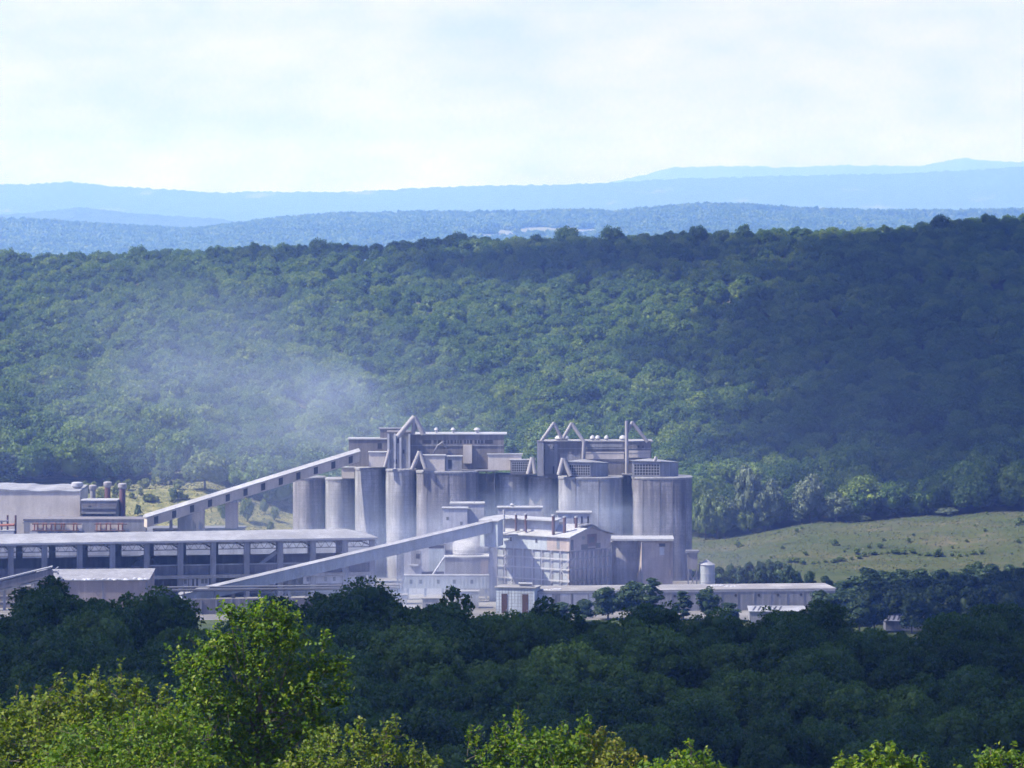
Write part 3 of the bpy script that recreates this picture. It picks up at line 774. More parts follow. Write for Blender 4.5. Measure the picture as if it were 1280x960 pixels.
for pxv, w_ in ((700, 1.7), (706, 1.5), (741, .9), (747.5, .9), (758.5, .8), (779, 1.2)):
    x = X(pxv, D); z = Z(552, D)
    MB().lathe(x, D + 5, [(w_ * .8, z), (w_ * .8, z + .8), (w_ * 1.25, z + 1.0), (w_ * .9, z + 1.9), (w_ * .2, z + 2.3)], 14).build('roof_vent', M['steel_pale'], root, True)
D = 1571
root, q = face_building('pilaster_block', 'grey block with a dark doorway under the left end of the right head house', 'block', P2(671.5, D), P2(679.5, D), 5, Z(595, D), Z(552, D), M['conc'], M['conc_dark'], .1, .2)

def grilled_hut(px0, px1, pxs, py0, py1, d, label):
    """glazed front to pxs, then a plain gable end, under a shallow lean-to roof"""
    root = empty('rooftop_hut', PT((px0 + px1) / 2, py1, d), label, 'hut', 'huts on the silo tops')
    A, S_, B = Vector(P2(px0, d + 1)), Vector(P2(pxs, d)), Vector(P2(px1, d + 6))
    back = Vector((X(px0 + (px1 - pxs), d + 7), d + 7.5))
    zt, zb = Z(py0, d), Z(py1, d)
    MB().prism([A, S_, B, back], zb, [zt - .2, zt - .5, zt - 1.2, zt + .2]).build('wall', M['conc'], root)
    c = (A + S_ + B + back) / 4; o_ = lambda p: (p.x + (p.x - c.x) * .06, p.y + (p.y - c.y) * .15)
    a, s_, b, k = o_(A), o_(S_), o_(B), o_(back)
    MB().hexa([(*a, zt - .15), (*s_, zt - .45), (*b, zt - 1.1), (*k, zt + .25)], [(*a, zt + .15), (*s_, zt - .15), (*b, zt - .8), (*k, zt + .55)]).build('roof', M['roof_pale'], root)
    L = (S_ - A).length
    grille(root, A, S_, .8, L - .5, zb + .9, zt - 1.3, 9, 4)
    return root
grilled_hut(709, 760, 739, 577, 597, 1563, 'hut with a grilled front on the dusty broad silo')
grilled_hut(790, 848, 826, 576, 597, 1562, 'larger hut with a grilled front on the end silo')

# ---------------------------------------------------------------- sloping galleries
def gallery(label, p0, p1, w, h, mroof, mside, nwin=0, wname='window', name='conveyor_gallery', rise=.9, wz=(.14, .84)):
    p0, p1 = Vector(p0), Vector(p1)
    root = empty(name, (p0.x, p0.y, 0), label, 'conveyor'); d = (p1 - p0)
    hd = Vector((d.x, d.y, 0)).normalized(); sd = Vector((hd.y, -hd.x, 0)) * (w / 2)      # towards the viewer
    u = Vector((0, 0, h))
    MB().hexa([p0 + sd, p1 + sd, p1 - sd, p0 - sd], [p0 + sd + u, p1 + sd + u, p1 - sd + u, p0 - sd + u]).build('side_wall', mside, root)
    o_ = sd * 1.12; e = Vector((0, 0, .01)); r1 = Vector((0, 0, rise)); ed = d.normalized() * .5
    a, b = p0 - ed + u + e, p1 + ed + u + e
    mb = MB(); mb.add([a + o_, b + o_, b - o_, a - o_, a + r1, b + r1, a + o_ + Vector((0, 0, .16)), b + o_ + Vector((0, 0, .16)), b - o_ + Vector((0, 0, .16)), a - o_ + Vector((0, 0, .16))],
           [(3, 2, 1, 0), (0, 1, 7, 6), (6, 7, 5, 4), (4, 5, 8, 9), (2, 3, 9, 8), (0, 6, 4, 9, 3), (1, 2, 8, 5, 7)])
    mb.build('roof', mroof, root)
    for k in range(nwin):
        t = (k + .5) / nwin; c = p0 + d * t + sd * 1.0
        a_ = c + hd * -.85 + Vector((0, 0, -.85 * d.z / d.xy.length)); b_ = c + hd * .85 + Vector((0, 0, .85 * d.z / d.xy.length))
        n_ = sd.normalized() * .06; m_ = -sd.normalized() * .1
        z0, z1 = Vector((0, 0, h * wz[0])), Vector((0, 0, h * wz[1]))
        MB().hexa([a_ + n_ + z0, b_ + n_ + z0, b_ + m_ + z0, a_ + m_ + z0], [a_ + n_ + z1, b_ + n_ + z1, b_ + m_ + z1, a_ + m_ + z1]).build(wname, M['dark'], root)
    return root
c1 = gallery('long cream conveyor gallery with dark windows sloping up to the left silos', PT(182, 659, 1545), PT(447, 577, 1577), 4.2, 3.9, M['roof_white'], M['belt'], 12, rise=1.3)
def pier(px0, px1, py0, d, label, mat='tan', name='conveyor_pier', py1=None):
    root = empty(name, (X((px0 + px1) / 2, d), d, 0), label, 'pier'); x0, x1 = X(px0, d), X(px1, d)
    zb = float(ground_z((x0 + x1) / 2, d)) - 1
    MB().box(x0, x1, d - 2, d + 2, zb, Z(py0, d)).build('shaft', M[mat], root)
    MB().box(x0 - .5, x1 + .5, d - 2.2, d + 2.2, Z(py0, d) + .01, Z(py0, d) + .8).build('cap', M['conc'], root)
pier(282, 297.5, 628, 1558, 'stained concrete pier under the middle of the cream conveyor')
# wedge shaped support near its foot
root = empty('conveyor_support', (X(235, 1551), 1551, 0), 'wedge-shaped dark wall under the lower half of the cream conveyor', 'support wall')
MB().prism([(X(222, 1549), 1549), (X(255, 1549), 1549), (X(255, 1549), 1553), (X(222, 1549), 1553)], 0, [Z(648, 1551), Z(637, 1551), Z(637, 1551), Z(648, 1551)]).build('wall', M['conc_dark'], root)
mb = MB()
for a in (224, 232, 240, 248): mb.beam((X(a, 1548.8), 1548.8, Z(662, 1549)), (X(a, 1548.8), 1548.8, Z(650, 1549)), .4)
mb.build('rib', M['steel'], root)
root = empty('conveyor_support', (X(213, 1549), 1549, 0), 'thin steel post under the foot of the cream conveyor', 'support post')
MB().box(X(212, 1549), X(215.5, 1549), 1548, 1549.5, 0, Z(650, 1549)).build('post', M['steel'], root)

# front gallery
c2 = gallery('long pale grey enclosed conveyor gallery rising in front of the open shed', PT(226, 756.5, 1436), PT(613, 665, 1474), 3.6, 3.9, M['roof_pale'], M['gallery'], 0, rise=.9)
root = empty('gallery_head', (X(610, 1476), 1476, 0), 'light blue block that joins the front conveyor to the packing house', 'block')
A, B = P2(600, 1476), P2(622, 1472)
MB().prism([A, B, (B[0] + 2, B[1] + 12), (A[0] + 2, A[1] + 12)], Z(683, 1476), Z(651, 1476)).build('wall', M['bluish'], root)
MB().prism([P2(598, 1475), P2(623.5, 1471), (B[0] + 2.6, B[1] + 12.6), (A[0] + 1.4, A[1] + 12.6)], Z(651, 1476) + .01, Z(651, 1476) + .4).build('roof', M['roof_white'], root)
MB().prism([P2(605, 1497), P2(695, 1477.5), P2(703, 1491), P2(626, 1509)], 29.0, 29.4).build('roof', M['roof_white'], root)
MB().prism([P2(623, 1496), P2(694, 1480.5), P2(699, 1490), P2(629, 1506)], 22.0, 28.99).build('wall', M['pale'], root)
# pillar under it
root = empty('pillar', (X(616, 1473), 1473, 0), 'square concrete pillar under the head of the front conveyor', 'pillar')
MB().box(X(611.5, 1473), X(621.5, 1473), 1471.5, 1474.5, 0, Z(684, 1473)).build('shaft', M['conc'], root)
# lattice trestle
root = empty('lattice_trestle', (X(500, 1463), 1463, 0), 'lattice steel trestle under the middle of the front conveyor', 'trestle')
x0, x1, zt = X(496.5, 1462), X(504, 1462), Z(694, 1462)
for xx in (x0, x1):
    for yy in (1461, 1464): MB().beam((xx, yy, 0), (xx, yy, zt), .3).build('leg', M['steel_pale'], root)
mb = MB(); nn = 8
for k in range(nn):
    z0, z1 = zt * k / nn, zt * (k + 1) / nn
    for yy in (1460.8, 1464.2): mb.beam((x0, yy, z0), (x1, yy, z1), .16); mb.beam((x1, yy, z0), (x0, yy, z1), .16); mb.beam((x0, yy, z1), (x1, yy, z1), .18)
mb.build('brace', M['steel_pale'], root)
mb = MB(); mb.beam((x0, 1462.5, Z(742, 1462)), (X(488, 1462), 1462.5, Z(732, 1462)), .25); mb.beam((x1, 1462.5, Z(742, 1462)), (X(512, 1462), 1462.5, Z(732, 1462)), .25); mb.build('strut', M['steel_pale'], root)
for k, (pxp, dd) in enumerate(((362, 1449.5), (292, 1442.5), (434, 1456.5))):
    tz = 756.5 + (665 - 756.5) * (pxp - 226) / (613 - 226)
    root = empty('conveyor_support', (X(pxp, dd), dd, 0), ('concrete post under the front conveyor, middle one of three', 'short concrete post near the foot of the front conveyor', 'tall concrete post nearest the lattice trestle')[k], 'support post')
    MB().box(X(pxp - 2, dd), X(pxp + 2, dd), dd - .6, dd + .6, 0, Z(tz, dd) + .1).build('post', M['conc'], root)

# ---------------------------------------------------------------- packing house
root = empty('packing_house', (X(690, 1485), 1485, 0), 'two-tone packing house with a ruined gable and rusty stacks on its roof', 'factory')
A, Cn, B = Vector(P2(619, 1493)), Vector(P2(712, 1472)), Vector(P2(763, 1490)); E4 = A + (B - Cn)
ze, zbnd = Z(671.5, 1472), Z(689.5, 1472)
mid = (Cn + B) / 2; midb = (A + E4) / 2; zr = Z(658.5, 1481)
MB().prism([A, Cn, B, E4], zbnd, ze).build('upper_wall', M['bluish'], root)
MB().add([(*Cn, ze), (*B, ze), (*mid, zr - .1)], [(0, 1, 2)]).build('gable', M['tan'], root)
La, Lb = (Cn - A).length, (B - Cn).length
MB().onwall(A, Cn, La * .70, La - .02, zbnd + .01, ze - .01, .06, .0).build('wall_panel', M['tan'], root)
MB().onwall(Cn, B, .02, Lb - .02, zbnd + .01, ze - .01, .06, .0).build('wall_panel', M['tan'], root)
# roof, two slopes
def slope(a, b, c, d_, t, name, mat):
    up = Vector((0, 0, t)); q_ = [Vector(p) for p in (a, b, c, d_)]
    MB().hexa(q_, [p + up for p in q_]).build(name, mat, root)
dA = (Cn - A).normalized(); dB = (B - Cn).normalized()
e3 = lambda p, z: Vector((p.x, p.y, z))
slope(e3(A - dA - dB * 1.0, ze - .3), e3(Cn + dA * .8 - dB * 1.0, ze - .3), e3(mid + dA * .8, zr), e3(midb - dA, zr), .3, 'roof', M['roof_white'])
slope(e3(midb - dA, zr), e3(mid + dA * .8, zr), e3(B + dA * .8 + dB, ze - .3), e3(E4 - dA + dB, ze - .3), .3, 'roof', M['roof_grey'])
# ragged dark lantern over the gable
mb = MB(); pts = []
for t in np.linspace(0, 1, 9): pts.append(e3(mid - dB * 3 + dB * 8 * t - dA * 1.5, zr + .9 - 2.2 * (t - .25) ** 2 * 1.6))
for a_, b_ in zip(pts[:-1], pts[1:]): mb.beam(a_, b_, 4.0, .35)
mb.build('lantern_roof', M['steel'], root)
# broken windows of the upper wall and the gable
for u in (.2, .545): slot(root, A, Cn, La * u, La * u + .9, ze - 2.7, ze - 1.2, out=.08)
slot(root, A, Cn, La * .83, La * .83 + 1.4, zbnd + .6, ze - .6, M['pane'], out=.09)
for u0, u1, z0, z1, mt in ((.03, .09, .5, 4.3, 'dark'), (.28, .44, .4, 2.2, 'dark'), (.43, .66, 1.2, 5.8, 'rust'), (.63, .75, .4, 2.3, 'dark'), (.28, .62, .15, .6, 'dark'), (.30, .37, 4.0, 5.2, 'pane'), (.47, .60, 2.6, 4.6, 'dark')):
    slot(root, Cn, B, Lb * u0, Lb * u1, zbnd + z0, zbnd + z1, M[mt], 'opening', out=.12 if mt != 'rust' else .09)
# lower storeys: recessed wall, fluted bins and a frame of columns and beams
c_ = (A + Cn + B + E4) / 4; sh = lambda p, k: p + (c_ - p).normalized() * k
MB().prism([sh(p, 1.4) for p in (A, Cn, B, E4)], 0, zbnd - .01).build('lower_wall', M['conc'], root)
for (P_, Q_, n_, m1, m2) in ((A, Cn, 8, 'gallery', 'steel_pale'), (Cn, B, 9, 'tan', 'steel')):
    Lw = (Q_ - P_).length; d_ = (Q_ - P_).normalized()
    mb = MB()
    for k in range(n_): mb.onwall(P_, Q_, Lw * (k + .18) / n_, Lw * (k + .78) / n_, 2.0, zbnd - .6, -.55, 1.3)
    mb.build('bin_wall', M[m1], root)
    for k in range(n_ + 1):
        p = P_ + d_ * (Lw * k / n_); MB().box(p.x - .22, p.x + .22, p.y - .22, p.y + .22, 0, zbnd).build('column', M[m2], root)
    mb = MB()
    for z in (3.2, 7.4, 11.6, 15.4): mb.onwall(P_, Q_, 0, Lw, z - .22, z + .22, .28, .0)
    mb.build('beam', M[m2], root)
    mb = MB()
    for k in ((1, n_ - 1) if m1 == 'gallery' else (0, n_ // 2)):
        for i_, (z0, z1) in enumerate(((3.2, 7.4), (7.4, 11.6), (11.6, 15.4))):
            u0, u1 = Lw * k / n_, Lw * (k + 1) / n_
            if i_ % 2: u0, u1 = u1, u0
            a_, b_ = P_ + d_ * u0 - Vector((0, .35)), P_ + d_ * u1 - Vector((0, .35)); mb.beam((*a_, z0), (*b_, z1), .2)
    mb.build('brace', M[m2], root)
# roof stacks
for pxs, y0, y1, r_, mt, dd in ((630, 639, 665, .42, 'steel_pale', 1489), (645, 643.5, 664, .45, 'rust', 1488), (657.3, 643.5, 665, .48, 'rust', 1486), (691.7, 645, 668, .6, 'rust', 1477.5), (705.7, 647, 668, .6, 'rust', 1478), (720.2, 647, 666, .58, 'rust', 1482)):
    s_ = MB().tube([PT(pxs, y1, dd), PT(pxs, y0, dd)], r_, 10).build('stack', M[mt], root, True)
    t_ = PT(pxs, y0, dd); MB().tube([t_, t_ + Vector((0, 0, .55))], r_ * 1.25, 10).build('cap', M['steel_pale'], s_, True)
D = 1500
rt, q = face_building('roof_shed', 'low white shed between the rusty stacks and the silos', 'shed', P2(677, D), P2(737, D), 6, Z(666, D), Z(657, D), M['pale'], M['roof_white'], .3, .3)
slot(rt, q[0], q[1], 4.5, 8.8, Z(659.5, D), Z(652.5, D), M['steel'], 'hood')
D = 1535
rt, q = face_building('white_cabin', 'white box-like cabin with dark slots in front of the broad dusty silo', 'cabin', P2(697, D), P2(738, D), 9, 0, Z(642, D), M['pale'], M['roof_white'], .5, .5)
for a, b in ((717, 721), (726, 728.5), (734, 736)): slot(rt, q[0], q[1], (a - 697) * D / F, (b - 697) * D / F, Z(656, D), Z(645.5, D))
D = 1525
rt, q = face_building('flat_white_house', 'long white flat-roofed house just behind the packing house roof', 'house', P2(622.5, D), P2(677, D), 9, 0, Z(635.5, D), M['pale'], M['roof_white'], .35, .4)
rt2 = MB().lathe(X(640, D), D + 4, [(.5, Z(635, D)), (.5, Z(632, D)), (.9, Z(631.6, D)), (.3, Z(630, D))], 12).build('roof_vent', M['steel_pale'], rt, True)
# white tower
D = 1520
rt, q = face_building('white_tower', 'white stepped tower rising behind the upper end of the front conveyor', 'tower', P2(563, D), P2(605, D), 10, 0, Z(630.5, D), M['pale'], M['roof_white'], .3, .45)
mb = MB(); mb.tube([PT(562, 630, D + 3), PT(565.5, 619, D + 3), PT(569, 630, D + 3)], .16, 6); mb.build('mast', M['steel_pale'], rt)
MB().lathe(X(592, D), D + 4, [(.5, Z(630, D)), (.5, Z(628.6, D)), (.2, Z(627.6, D))], 10).build('roof_vent', M['steel_pale'], rt, True)
rt, q = face_building('white_annex', 'lower white block joined to the front of the stepped tower', 'block', P2(553.5, 1513), P2(584, 1513), 6.5, 0, Z(636, 1513), M['pale'], M['roof_white'], .35, .4)
for a, b, y0, y1 in ((558, 561, 646, 650), (575, 578, 652, 656)): slot(rt, q[0], q[1], (a - 553.5) * .3026, (b - 553.5) * .3026, Z(y1, 1513), Z(y0, 1513), M['pane'])
# bins to the right of it
root = empty('round_bin', (X(783, 1503), 1503, 0), 'round concrete bin in the shade between packing house and pink wall', 'bin')
w_ = 19.5 * 1496 / F; MB().lathe(X(782.5, 1496), 1496 + w_, [(w_, 0), (w_, Z(676, 1496))], 36).build('shaft', M['silo_dark'], root, True)
rt, q = face_building('bin_house', 'pinkish flat wall with a white run-down patch right of the round bin', 'building', P2(802, 1492), P2(841, 1495), 11, 0, Z(677, 1493), M['tan'], None)
slot(rt, q[0], q[1], 6.8, 9.2, Z(683.5, 1493), Z(679.6, 1493)); MB().onwall(q[0], q[1], 7.0, 8.8, Z(694, 1493), Z(684.2, 1493), .06).build('wall_patch', M['pale'], rt)
MB().onwall(q[0], q[1], 0, .5, 0, Z(677.3, 1493), .3).build('pilaster', M['conc'], rt); MB().onwall(q[0], q[1], 11, 11.6, 0, Z(677.3, 1493), .25).build('pilaster', M['tan'], rt)
root = empty('roof_slab', PT(803, 676, 1494), 'thin white slab roof over the round bin and the pinkish wall', 'roof slab')
MB().prism([P2(763.5, 1493), P2(842.5, 1491.5), P2(841.5, 1509), P2(764, 1509)], Z(676.2, 1492), Z(673.6, 1492)).build('slab', M['roof_white'], root)
mb = MB()
for pxr in np.linspace(764, 841, 14): mb.beam((X(pxr, 1500), 1500, Z(673, 1495)), (X(pxr, 1500), 1500, Z(668.5, 1495)), .1)
mb.beam((X(764, 1500), 1500, Z(668.7, 1495)), (X(841, 1500), 1500, Z(668.7, 1495)), .1); mb.build('railing', M['steel_pale'], root)
rt, q = face_building('link_block', 'narrow pale block between packing house corner and round bin', 'block', P2(757, 1497), P2(765, 1497), 6, 0, Z(678, 1497), M['conc'], M['roof_white'], .2, .3)
# low white house left of the pillar
D = 1500
rt, q = face_building('mill_house', 'pale low block with a bluish panel left of the lattice trestle head', 'building', P2(505, D), P2(556, D), 12, 0, Z(681, D), M['pale'], M['roof_grey'], .3, .4)
A, B = q[0], q[1]; k_ = D / F
MB().onwall(A, B, (536 - 505) * k_, (555.5 - 505) * k_, Z(714, D), Z(686, D), .08).build('wall_panel', M['bluish'], rt)
w_ = MB().onwall(A, B, (514 - 505) * k_, (526 - 505) * k_, Z(707, D), Z(688, D), .1).build('window', M['conc'], rt); MB().onwall(A, B, (520 - 505) * k_, (524.5 - 505) * k_, Z(698, D), Z(692, D), .16).build('pane', M['dark'], w_)
slot(rt, A, B, (536 - 505) * k_, (555 - 505) * k_, Z(685.5, D), Z(681.6, D)); slot(rt, A, B, (527 - 505) * k_, (555 - 505) * k_, Z(718, D), Z(714.5, D))
MB().onwall(A, B, (512 - 505) * k_, (523 - 505) * k_, Z(707.5, D), Z(705.5, D), 1.0).build('sill', M['pale'], rt)
D = 1493
rt, q = face_building('flat_block', 'flat-roofed grey block with a white roof edge left of the square pillar', 'building', P2(556, D), P2(612, D), 14, 0, Z(697, D), M['conc'], M['roof_white'], .4, .4)
MB().onwall(q[0], q[1], 13.4, 16.2, Z(720, D), Z(699, D), .06).build('wall_panel', M['tan'], rt)
root = empty('dust_tank', (X(580, 1505), 1503, Z(697, 1493)), 'white dust-covered tank standing on the flat block under the conveyor', 'tank')
MB().lathe(X(580, 1503), 1501.5, [(4.2, Z(696, 1493)), (4.2, Z(680, 1500)), (3.2, Z(676, 1500)), (1.0, Z(674.5, 1500))], 28).build('shell', M['conc'], root, True)
mb = MB()
for z_ in (Z(693, 1496), Z(688, 1497)): mb.lathe(X(580, 1503), 1501.5, [(4.28, z_), (4.34, z_ + .2), (4.28, z_ + .4)], 28)
mb.build('band', M['steel_pale'], root)
root = empty('loading_pipe', PT(540, 719, 1488), 'thin white pipe slanting down from the flat block', 'pipe'); MB().tube([PT(540.5, 719, 1488), PT(556, 696, 1490)], .32, 8).build('pipe', M['pale'], root, True)
D = 1478
rt, q = face_building('service_bridge', 'low pale gallery with small square windows beside the lattice trestle', 'gallery', P2(504.5, D), P2(611, D), 4, Z(735.5, D), Z(720, D), M['gallery'], M['roof_pale'], .3, .3)
for pxw in (512, 524, 546, 566, 588): slot(rt, q[0], q[1], (pxw - 504.5) * D / F, (pxw + 3.5 - 504.5) * D / F, Z(729.5, D), Z(724.5, D))
for pxw in (508, 530, 552, 580, 606): MB().box(X(pxw, D), X(pxw + 3, D), D + .5, D + 3.5, 0, Z(735.4, D)).build('post', M['conc'], rt)
# front office
D = 1426
rt, q = face_building('tiled_office', 'small bluish tiled office with two tall brown doors', 'office', P2(620, D), P2(668, D - 3), 10, 0, Z(734.5, D), M['bluish'], M['roof_grey'], .5, .3)
A, B = q[0], q[1]; k_ = D / F
mb = MB()
for z_ in np.arange(1.2, 9, 1.2): mb.onwall(A, B, 0, 13.6, z_, z_ + .09, .04)
for u in np.arange(1.1, 13.6, 1.15): mb.onwall(A, B, u, u + .09, 0, 9.2, .045)
mb.build('tile_joints', M['conc'], rt)
for a, b in ((627, 634.5), (653.5, 661)):
    d_ = MB().onwall(A, B, (a - 620) * k_, (b - 620) * k_, 0, Z(742, D), .12).build('door', M['brown'], rt)
    MB().onwall(A, B, (b - 620) * k_ - .4, (b - 620) * k_ - .25, 1.0, 1.4, .2).build('handle', M['steel_pale'], d_)
bx = empty('roof_box', PT(656, 733, 1430), 'white box lying on the roof of the tiled office', 'box')
MB().prism([P2(649, 1428), P2(664.5, 1427), P2(664.5, 1430), P2(649, 1431)], Z(734.3, D) + .32, Z(734.3, D) + 1.1).build('body', M['roof_white'], bx)
MB().prism([P2(648, 1427.5), P2(665.5, 1426.5), P2(665.5, 1430.5), P2(648, 1431.5)], Z(734.3, D) + 1.11, Z(734.3, D) + 1.35).build('lid', M['roof_white'], bx)
# long low building
rt, q = face_building('long_low_building', 'long low concrete building with a row of round holes under its flat roof', 'building', P2(668.5, 1428), P2(1044, 1440), 22, -.5, 7.3, M['conc'], M['roof_grey'], .3, .35)
A, B = q[0], q[1]; L = (B - A).length; k_ = L / (1044 - 668.5)
MB().onwall(A, B, 0, L, 6.7, 7.29, .12).build('parapet', M['roof_white'], rt)
for pxh in (843, 873, 895, 919, 948, 972, 1001, 1024, 795, 770):
    u = (pxh - 668.5) * k_; p = A + (B - A).normalized() * u
    MB().tube([(p.x, p.y - .06, 5.4), (p.x, p.y + .3, 5.4)], .5, 12).build('vent_hole', M['dark'], rt)
for a, b, mt in ((668.5, 690, 'pale'), (690, 700, 'conc'), (700, 713, 'pale'), (716, 745, 'pale')): MB().onwall(A, B, (a - 668.5) * k_ + .05, (b - 668.5) * k_, 0, 6.6, .05).build('wall_panel', M[mt], rt)
rr = random.Random(3)
for k in range(18):
    pxp = 672 + k * 20.7; MB().onwall(A, B, (pxp - 668.5) * k_, (pxp - 668.5) * k_ + .35, 0, 6.65, .14).build('pilaster', M['conc'], rt)
for k, (pxp, dd) in enumerate(((683, 1432), (694, 1434), (912, 1446), (896, 1450))):
    rb = empty('rubble_heap', (X(pxp, dd), dd, 7.66), ('heap of pale rubble on the low roof next to the tiled office', 'second smaller rubble heap on the low roof beside the first', 'flat pale heap on the low roof near the water tank', 'smaller pale heap on the low roof left of the flat one')[k], 'rubble')
    mb = MB()
    for j in range(9):
        x, y, s_ = X(pxp, dd) + rr.uniform(-2, 2), dd + rr.uniform(-1.2, 1.2), rr.uniform(.3, .8)
        mb.lathe(x, y, [(s_, 7.66), (s_ * .8, 7.66 + s_ * .35), (s_ * .3, 7.66 + s_ * .6)], 7, 2.6)
    mb.build('rubble', M['pale'], rb)
# water tank and its dark tower
D = 1490
root = empty('water_tank', (X(884, D), D + 4, 0), 'pale ribbed metal tank with a conical top behind the long low roof', 'tank')
w_ = 10 * D / F; cx = X(884, D); MB().lathe(cx, D + w_, [(w_, 0), (w_, Z(706.5, D))], 32).build('shell', M['gallery'], root, True)
MB().lathe(cx, D + w_, [(w_ + .3, Z(706.4, D)), (w_ * .5, Z(703, D)), (.35, Z(700.5, D)), (.35, Z(699.3, D))], 32).build('conical_roof', M['roof_pale'], root)
mb = MB()
for z_ in (2.5, 5.5, 8.5): mb.lathe(cx, D + w_, [(w_ + .02, z_), (w_ + .12, z_ + .1), (w_ + .02, z_ + .2)], 32)
mb.build('hoop', M['steel_pale'], root)
root = empty('steel_tower', (X(866, D), D + 3, 0), 'dark box-topped steel tower left of the pale metal tank', 'tower')
x0, x1 = X(860, D), X(872, D)
MB().box(x0, x1, D + 1, D + 5, Z(712, D), Z(691.5, D)).build('cabin', M['conc_dark'], root); MB().box(x0 - .7, x1 + .5, D + .5, D + 5.5, Z(691.4, D), Z(688.5, D)).build('roof', M['steel'], root)
for xx in (x0 + .2, x1 - .2):
    for yy in (D + 1.2, D + 4.8): MB().box(xx - .2, xx + .2, yy - .2, yy + .2, 0, Z(712.1, D)).build('leg', M['steel'], root)
mb = MB(); mb.beam((x0, D + 1, 2), (x1, D + 1, Z(713, D)), .25); mb.beam((x1, D + 1, 2), (x0, D + 1, Z(713, D)), .25); mb.build('brace', M['steel'], root)
# sheds with pale striped roofs among the trees
for k, (a, b, y0, y1, d, lab) in enumerate(((936, 1008, 757, 764, 1376, 'low shed with a pale greenish striped roof below the long wall'), (1106, 1172, 767, 776, 1362, 'low shed with bright broken roof sheets by the road'), (1198, 1285, 772, 780, 1366, 'pale flat shed at the far end of the road'),
                                            (480, 520, 756, 764, 1412, 'low white roof in the dust below the lattice trestle'))):
    root = empty('low_shed', (X((a + b) / 2, d), d, 0), lab, 'shed')
    x0, x1, zf, zb_ = X(a, d), X(b, d), Z(y1, d), Z(y0, d + 9)
    MB().box(x0 + .3, x1 - .3, d + .3, d + 8.7, -.3, zf - .35).build('wall', M['conc'], root)
    MB().hexa([(x0, d, zf - .3), (x1, d, zf - .3), (x1, d + 9, zb_ - .3), (x0, d + 9, zb_ - .3)], [(x0, d, zf), (x1, d, zf), (x1, d + 9, zb_), (x0, d + 9, zb_)]).build('roof', M['roof_pale'], root)
    if k in (0, 1):
        for j in range(6):
            x = x0 + (x1 - x0) * (.06 + .09 * j); up = .03
            MB().hexa([(x, d + 1, zf + (zb_ - zf) / 9 + .005), (x + .6, d + 1, zf + (zb_ - zf) / 9 + .005), (x + 2.0, d + 8, zf + (zb_ - zf) * 8 / 9 + .005), (x + 1.4, d + 8, zf + (zb_ - zf) * 8 / 9 + .005)],
                      [(x, d + 1, zf + (zb_ - zf) / 9 + up), (x + .6, d + 1, zf + (zb_ - zf) / 9 + up), (x + 2.0, d + 8, zf + (zb_ - zf) * 8 / 9 + up), (x + 1.4, d + 8, zf + (zb_ - zf) * 8 / 9 + up)]).build('roof_gap', M['dark'], root)

# ---------------------------------------------------------------- open shed on the left
EL, ER = Vector(P2(-150, 1460)), Vector(P2(473, 1500)); dS = (ER - EL).normalized(); nS = Vector((-dS.y, dS.x))
ze, zrg, wS = 21.2, 23.6, 15.0
root = empty('open_shed', (X(200, 1482), 1490, 0), 'long open shed with a pale corrugated roof on two rows of concrete posts', 'shed')
Ls = (ER - EL).length
def sp(u, v): p = EL + dS * u + nS * v; return (p.x, p.y)
mb = MB(); T = .25
a, b, c, d_, r0, r1 = (*sp(0, 0), ze), (*sp(Ls, 0), ze), (*sp(Ls, 2 * wS), ze), (*sp(0, 2 * wS), ze), (*sp(0, wS), zrg), (*sp(Ls - 10, wS), zrg)
up = lambda p: (p[0], p[1], p[2] + T)
mb.add([a, b, c, d_, r0, r1] + [up(p) for p in (a, b, c, d_, r0, r1)], [(0, 4, 5, 1), (1, 5, 2), (2, 5, 4, 3), (6, 7, 11, 10), (7, 8, 11), (8, 9, 10, 11), (0, 1, 7, 6), (1, 2, 8, 7), (2, 3, 9, 8), (3, 0, 6, 9, 10, 4)])
mb.build('roof', M['roof_pale'], root)
MB().prism([sp(0, -.1), sp(Ls + .1, -.1), sp(Ls + .1, .15), sp(0, .15)], ze - .5, ze + .1).build('eaves_beam', M['steel_pale'], root)
def u_of(px):               # distance along the front eave for a photo column
    lo, hi = 0.0, Ls
    for _ in range(40):
        m_ = (lo + hi) / 2; p = EL + dS * m_
        if 640 + p.x / p.y * F < px: lo = m_
        else: hi = m_
    return lo
fr = [u_of(v) for v in (-111, -70, -28, 14, 56, 100, 141, 184, 226, 267, 309, 351, 392, 432, 466)]
for u in fr: MB().prism([sp(u - 1.0, .5), sp(u + 1.0, .5), sp(u + 1.0, 2.3), sp(u - 1.0, 2.3)], 0, ze - .6).build('front_post', M['conc'], root)
bk = [u_of(v) for v in (-91, -50, -8, 33, 75, 116, 159, 200, 241, 282, 323, 364, 404, 440)]
for u in bk: MB().prism([sp(u - 1.2, 27), sp(u + 1.2, 27), sp(u + 1.2, 28.6), sp(u - 1.2, 28.6)], 0, ze - .6).build('rear_post', M['conc_dark'], root)
for v0, nm in ((1.2, 'truss'), (27.4, 'truss')):
    mb = MB(); zl, zu = ze - 3.2, ze - .75
    mb.beam((*sp(0, v0), zl), (*sp(Ls - 1, v0), zl), .32); mb.beam((*sp(0, v0), zu), (*sp(Ls - 1, v0), zu), .3)
    nb = int(Ls / 3.05)
    for k in range(nb):
        u = Ls * k / nb; w3 = Ls / nb
        mb.beam((*sp(u, v0), zl), (*sp(u + w3 / 2, v0), zu), .17); mb.beam((*sp(u + w3 / 2, v0), zu), (*sp(u + w3, v0), zl), .17)
        if k % 2: mb.beam((*sp(u, v0), zl), (*sp(u, v0), zu), .15)
    mb.build(nm, M['steel'], root)
mb = MB()
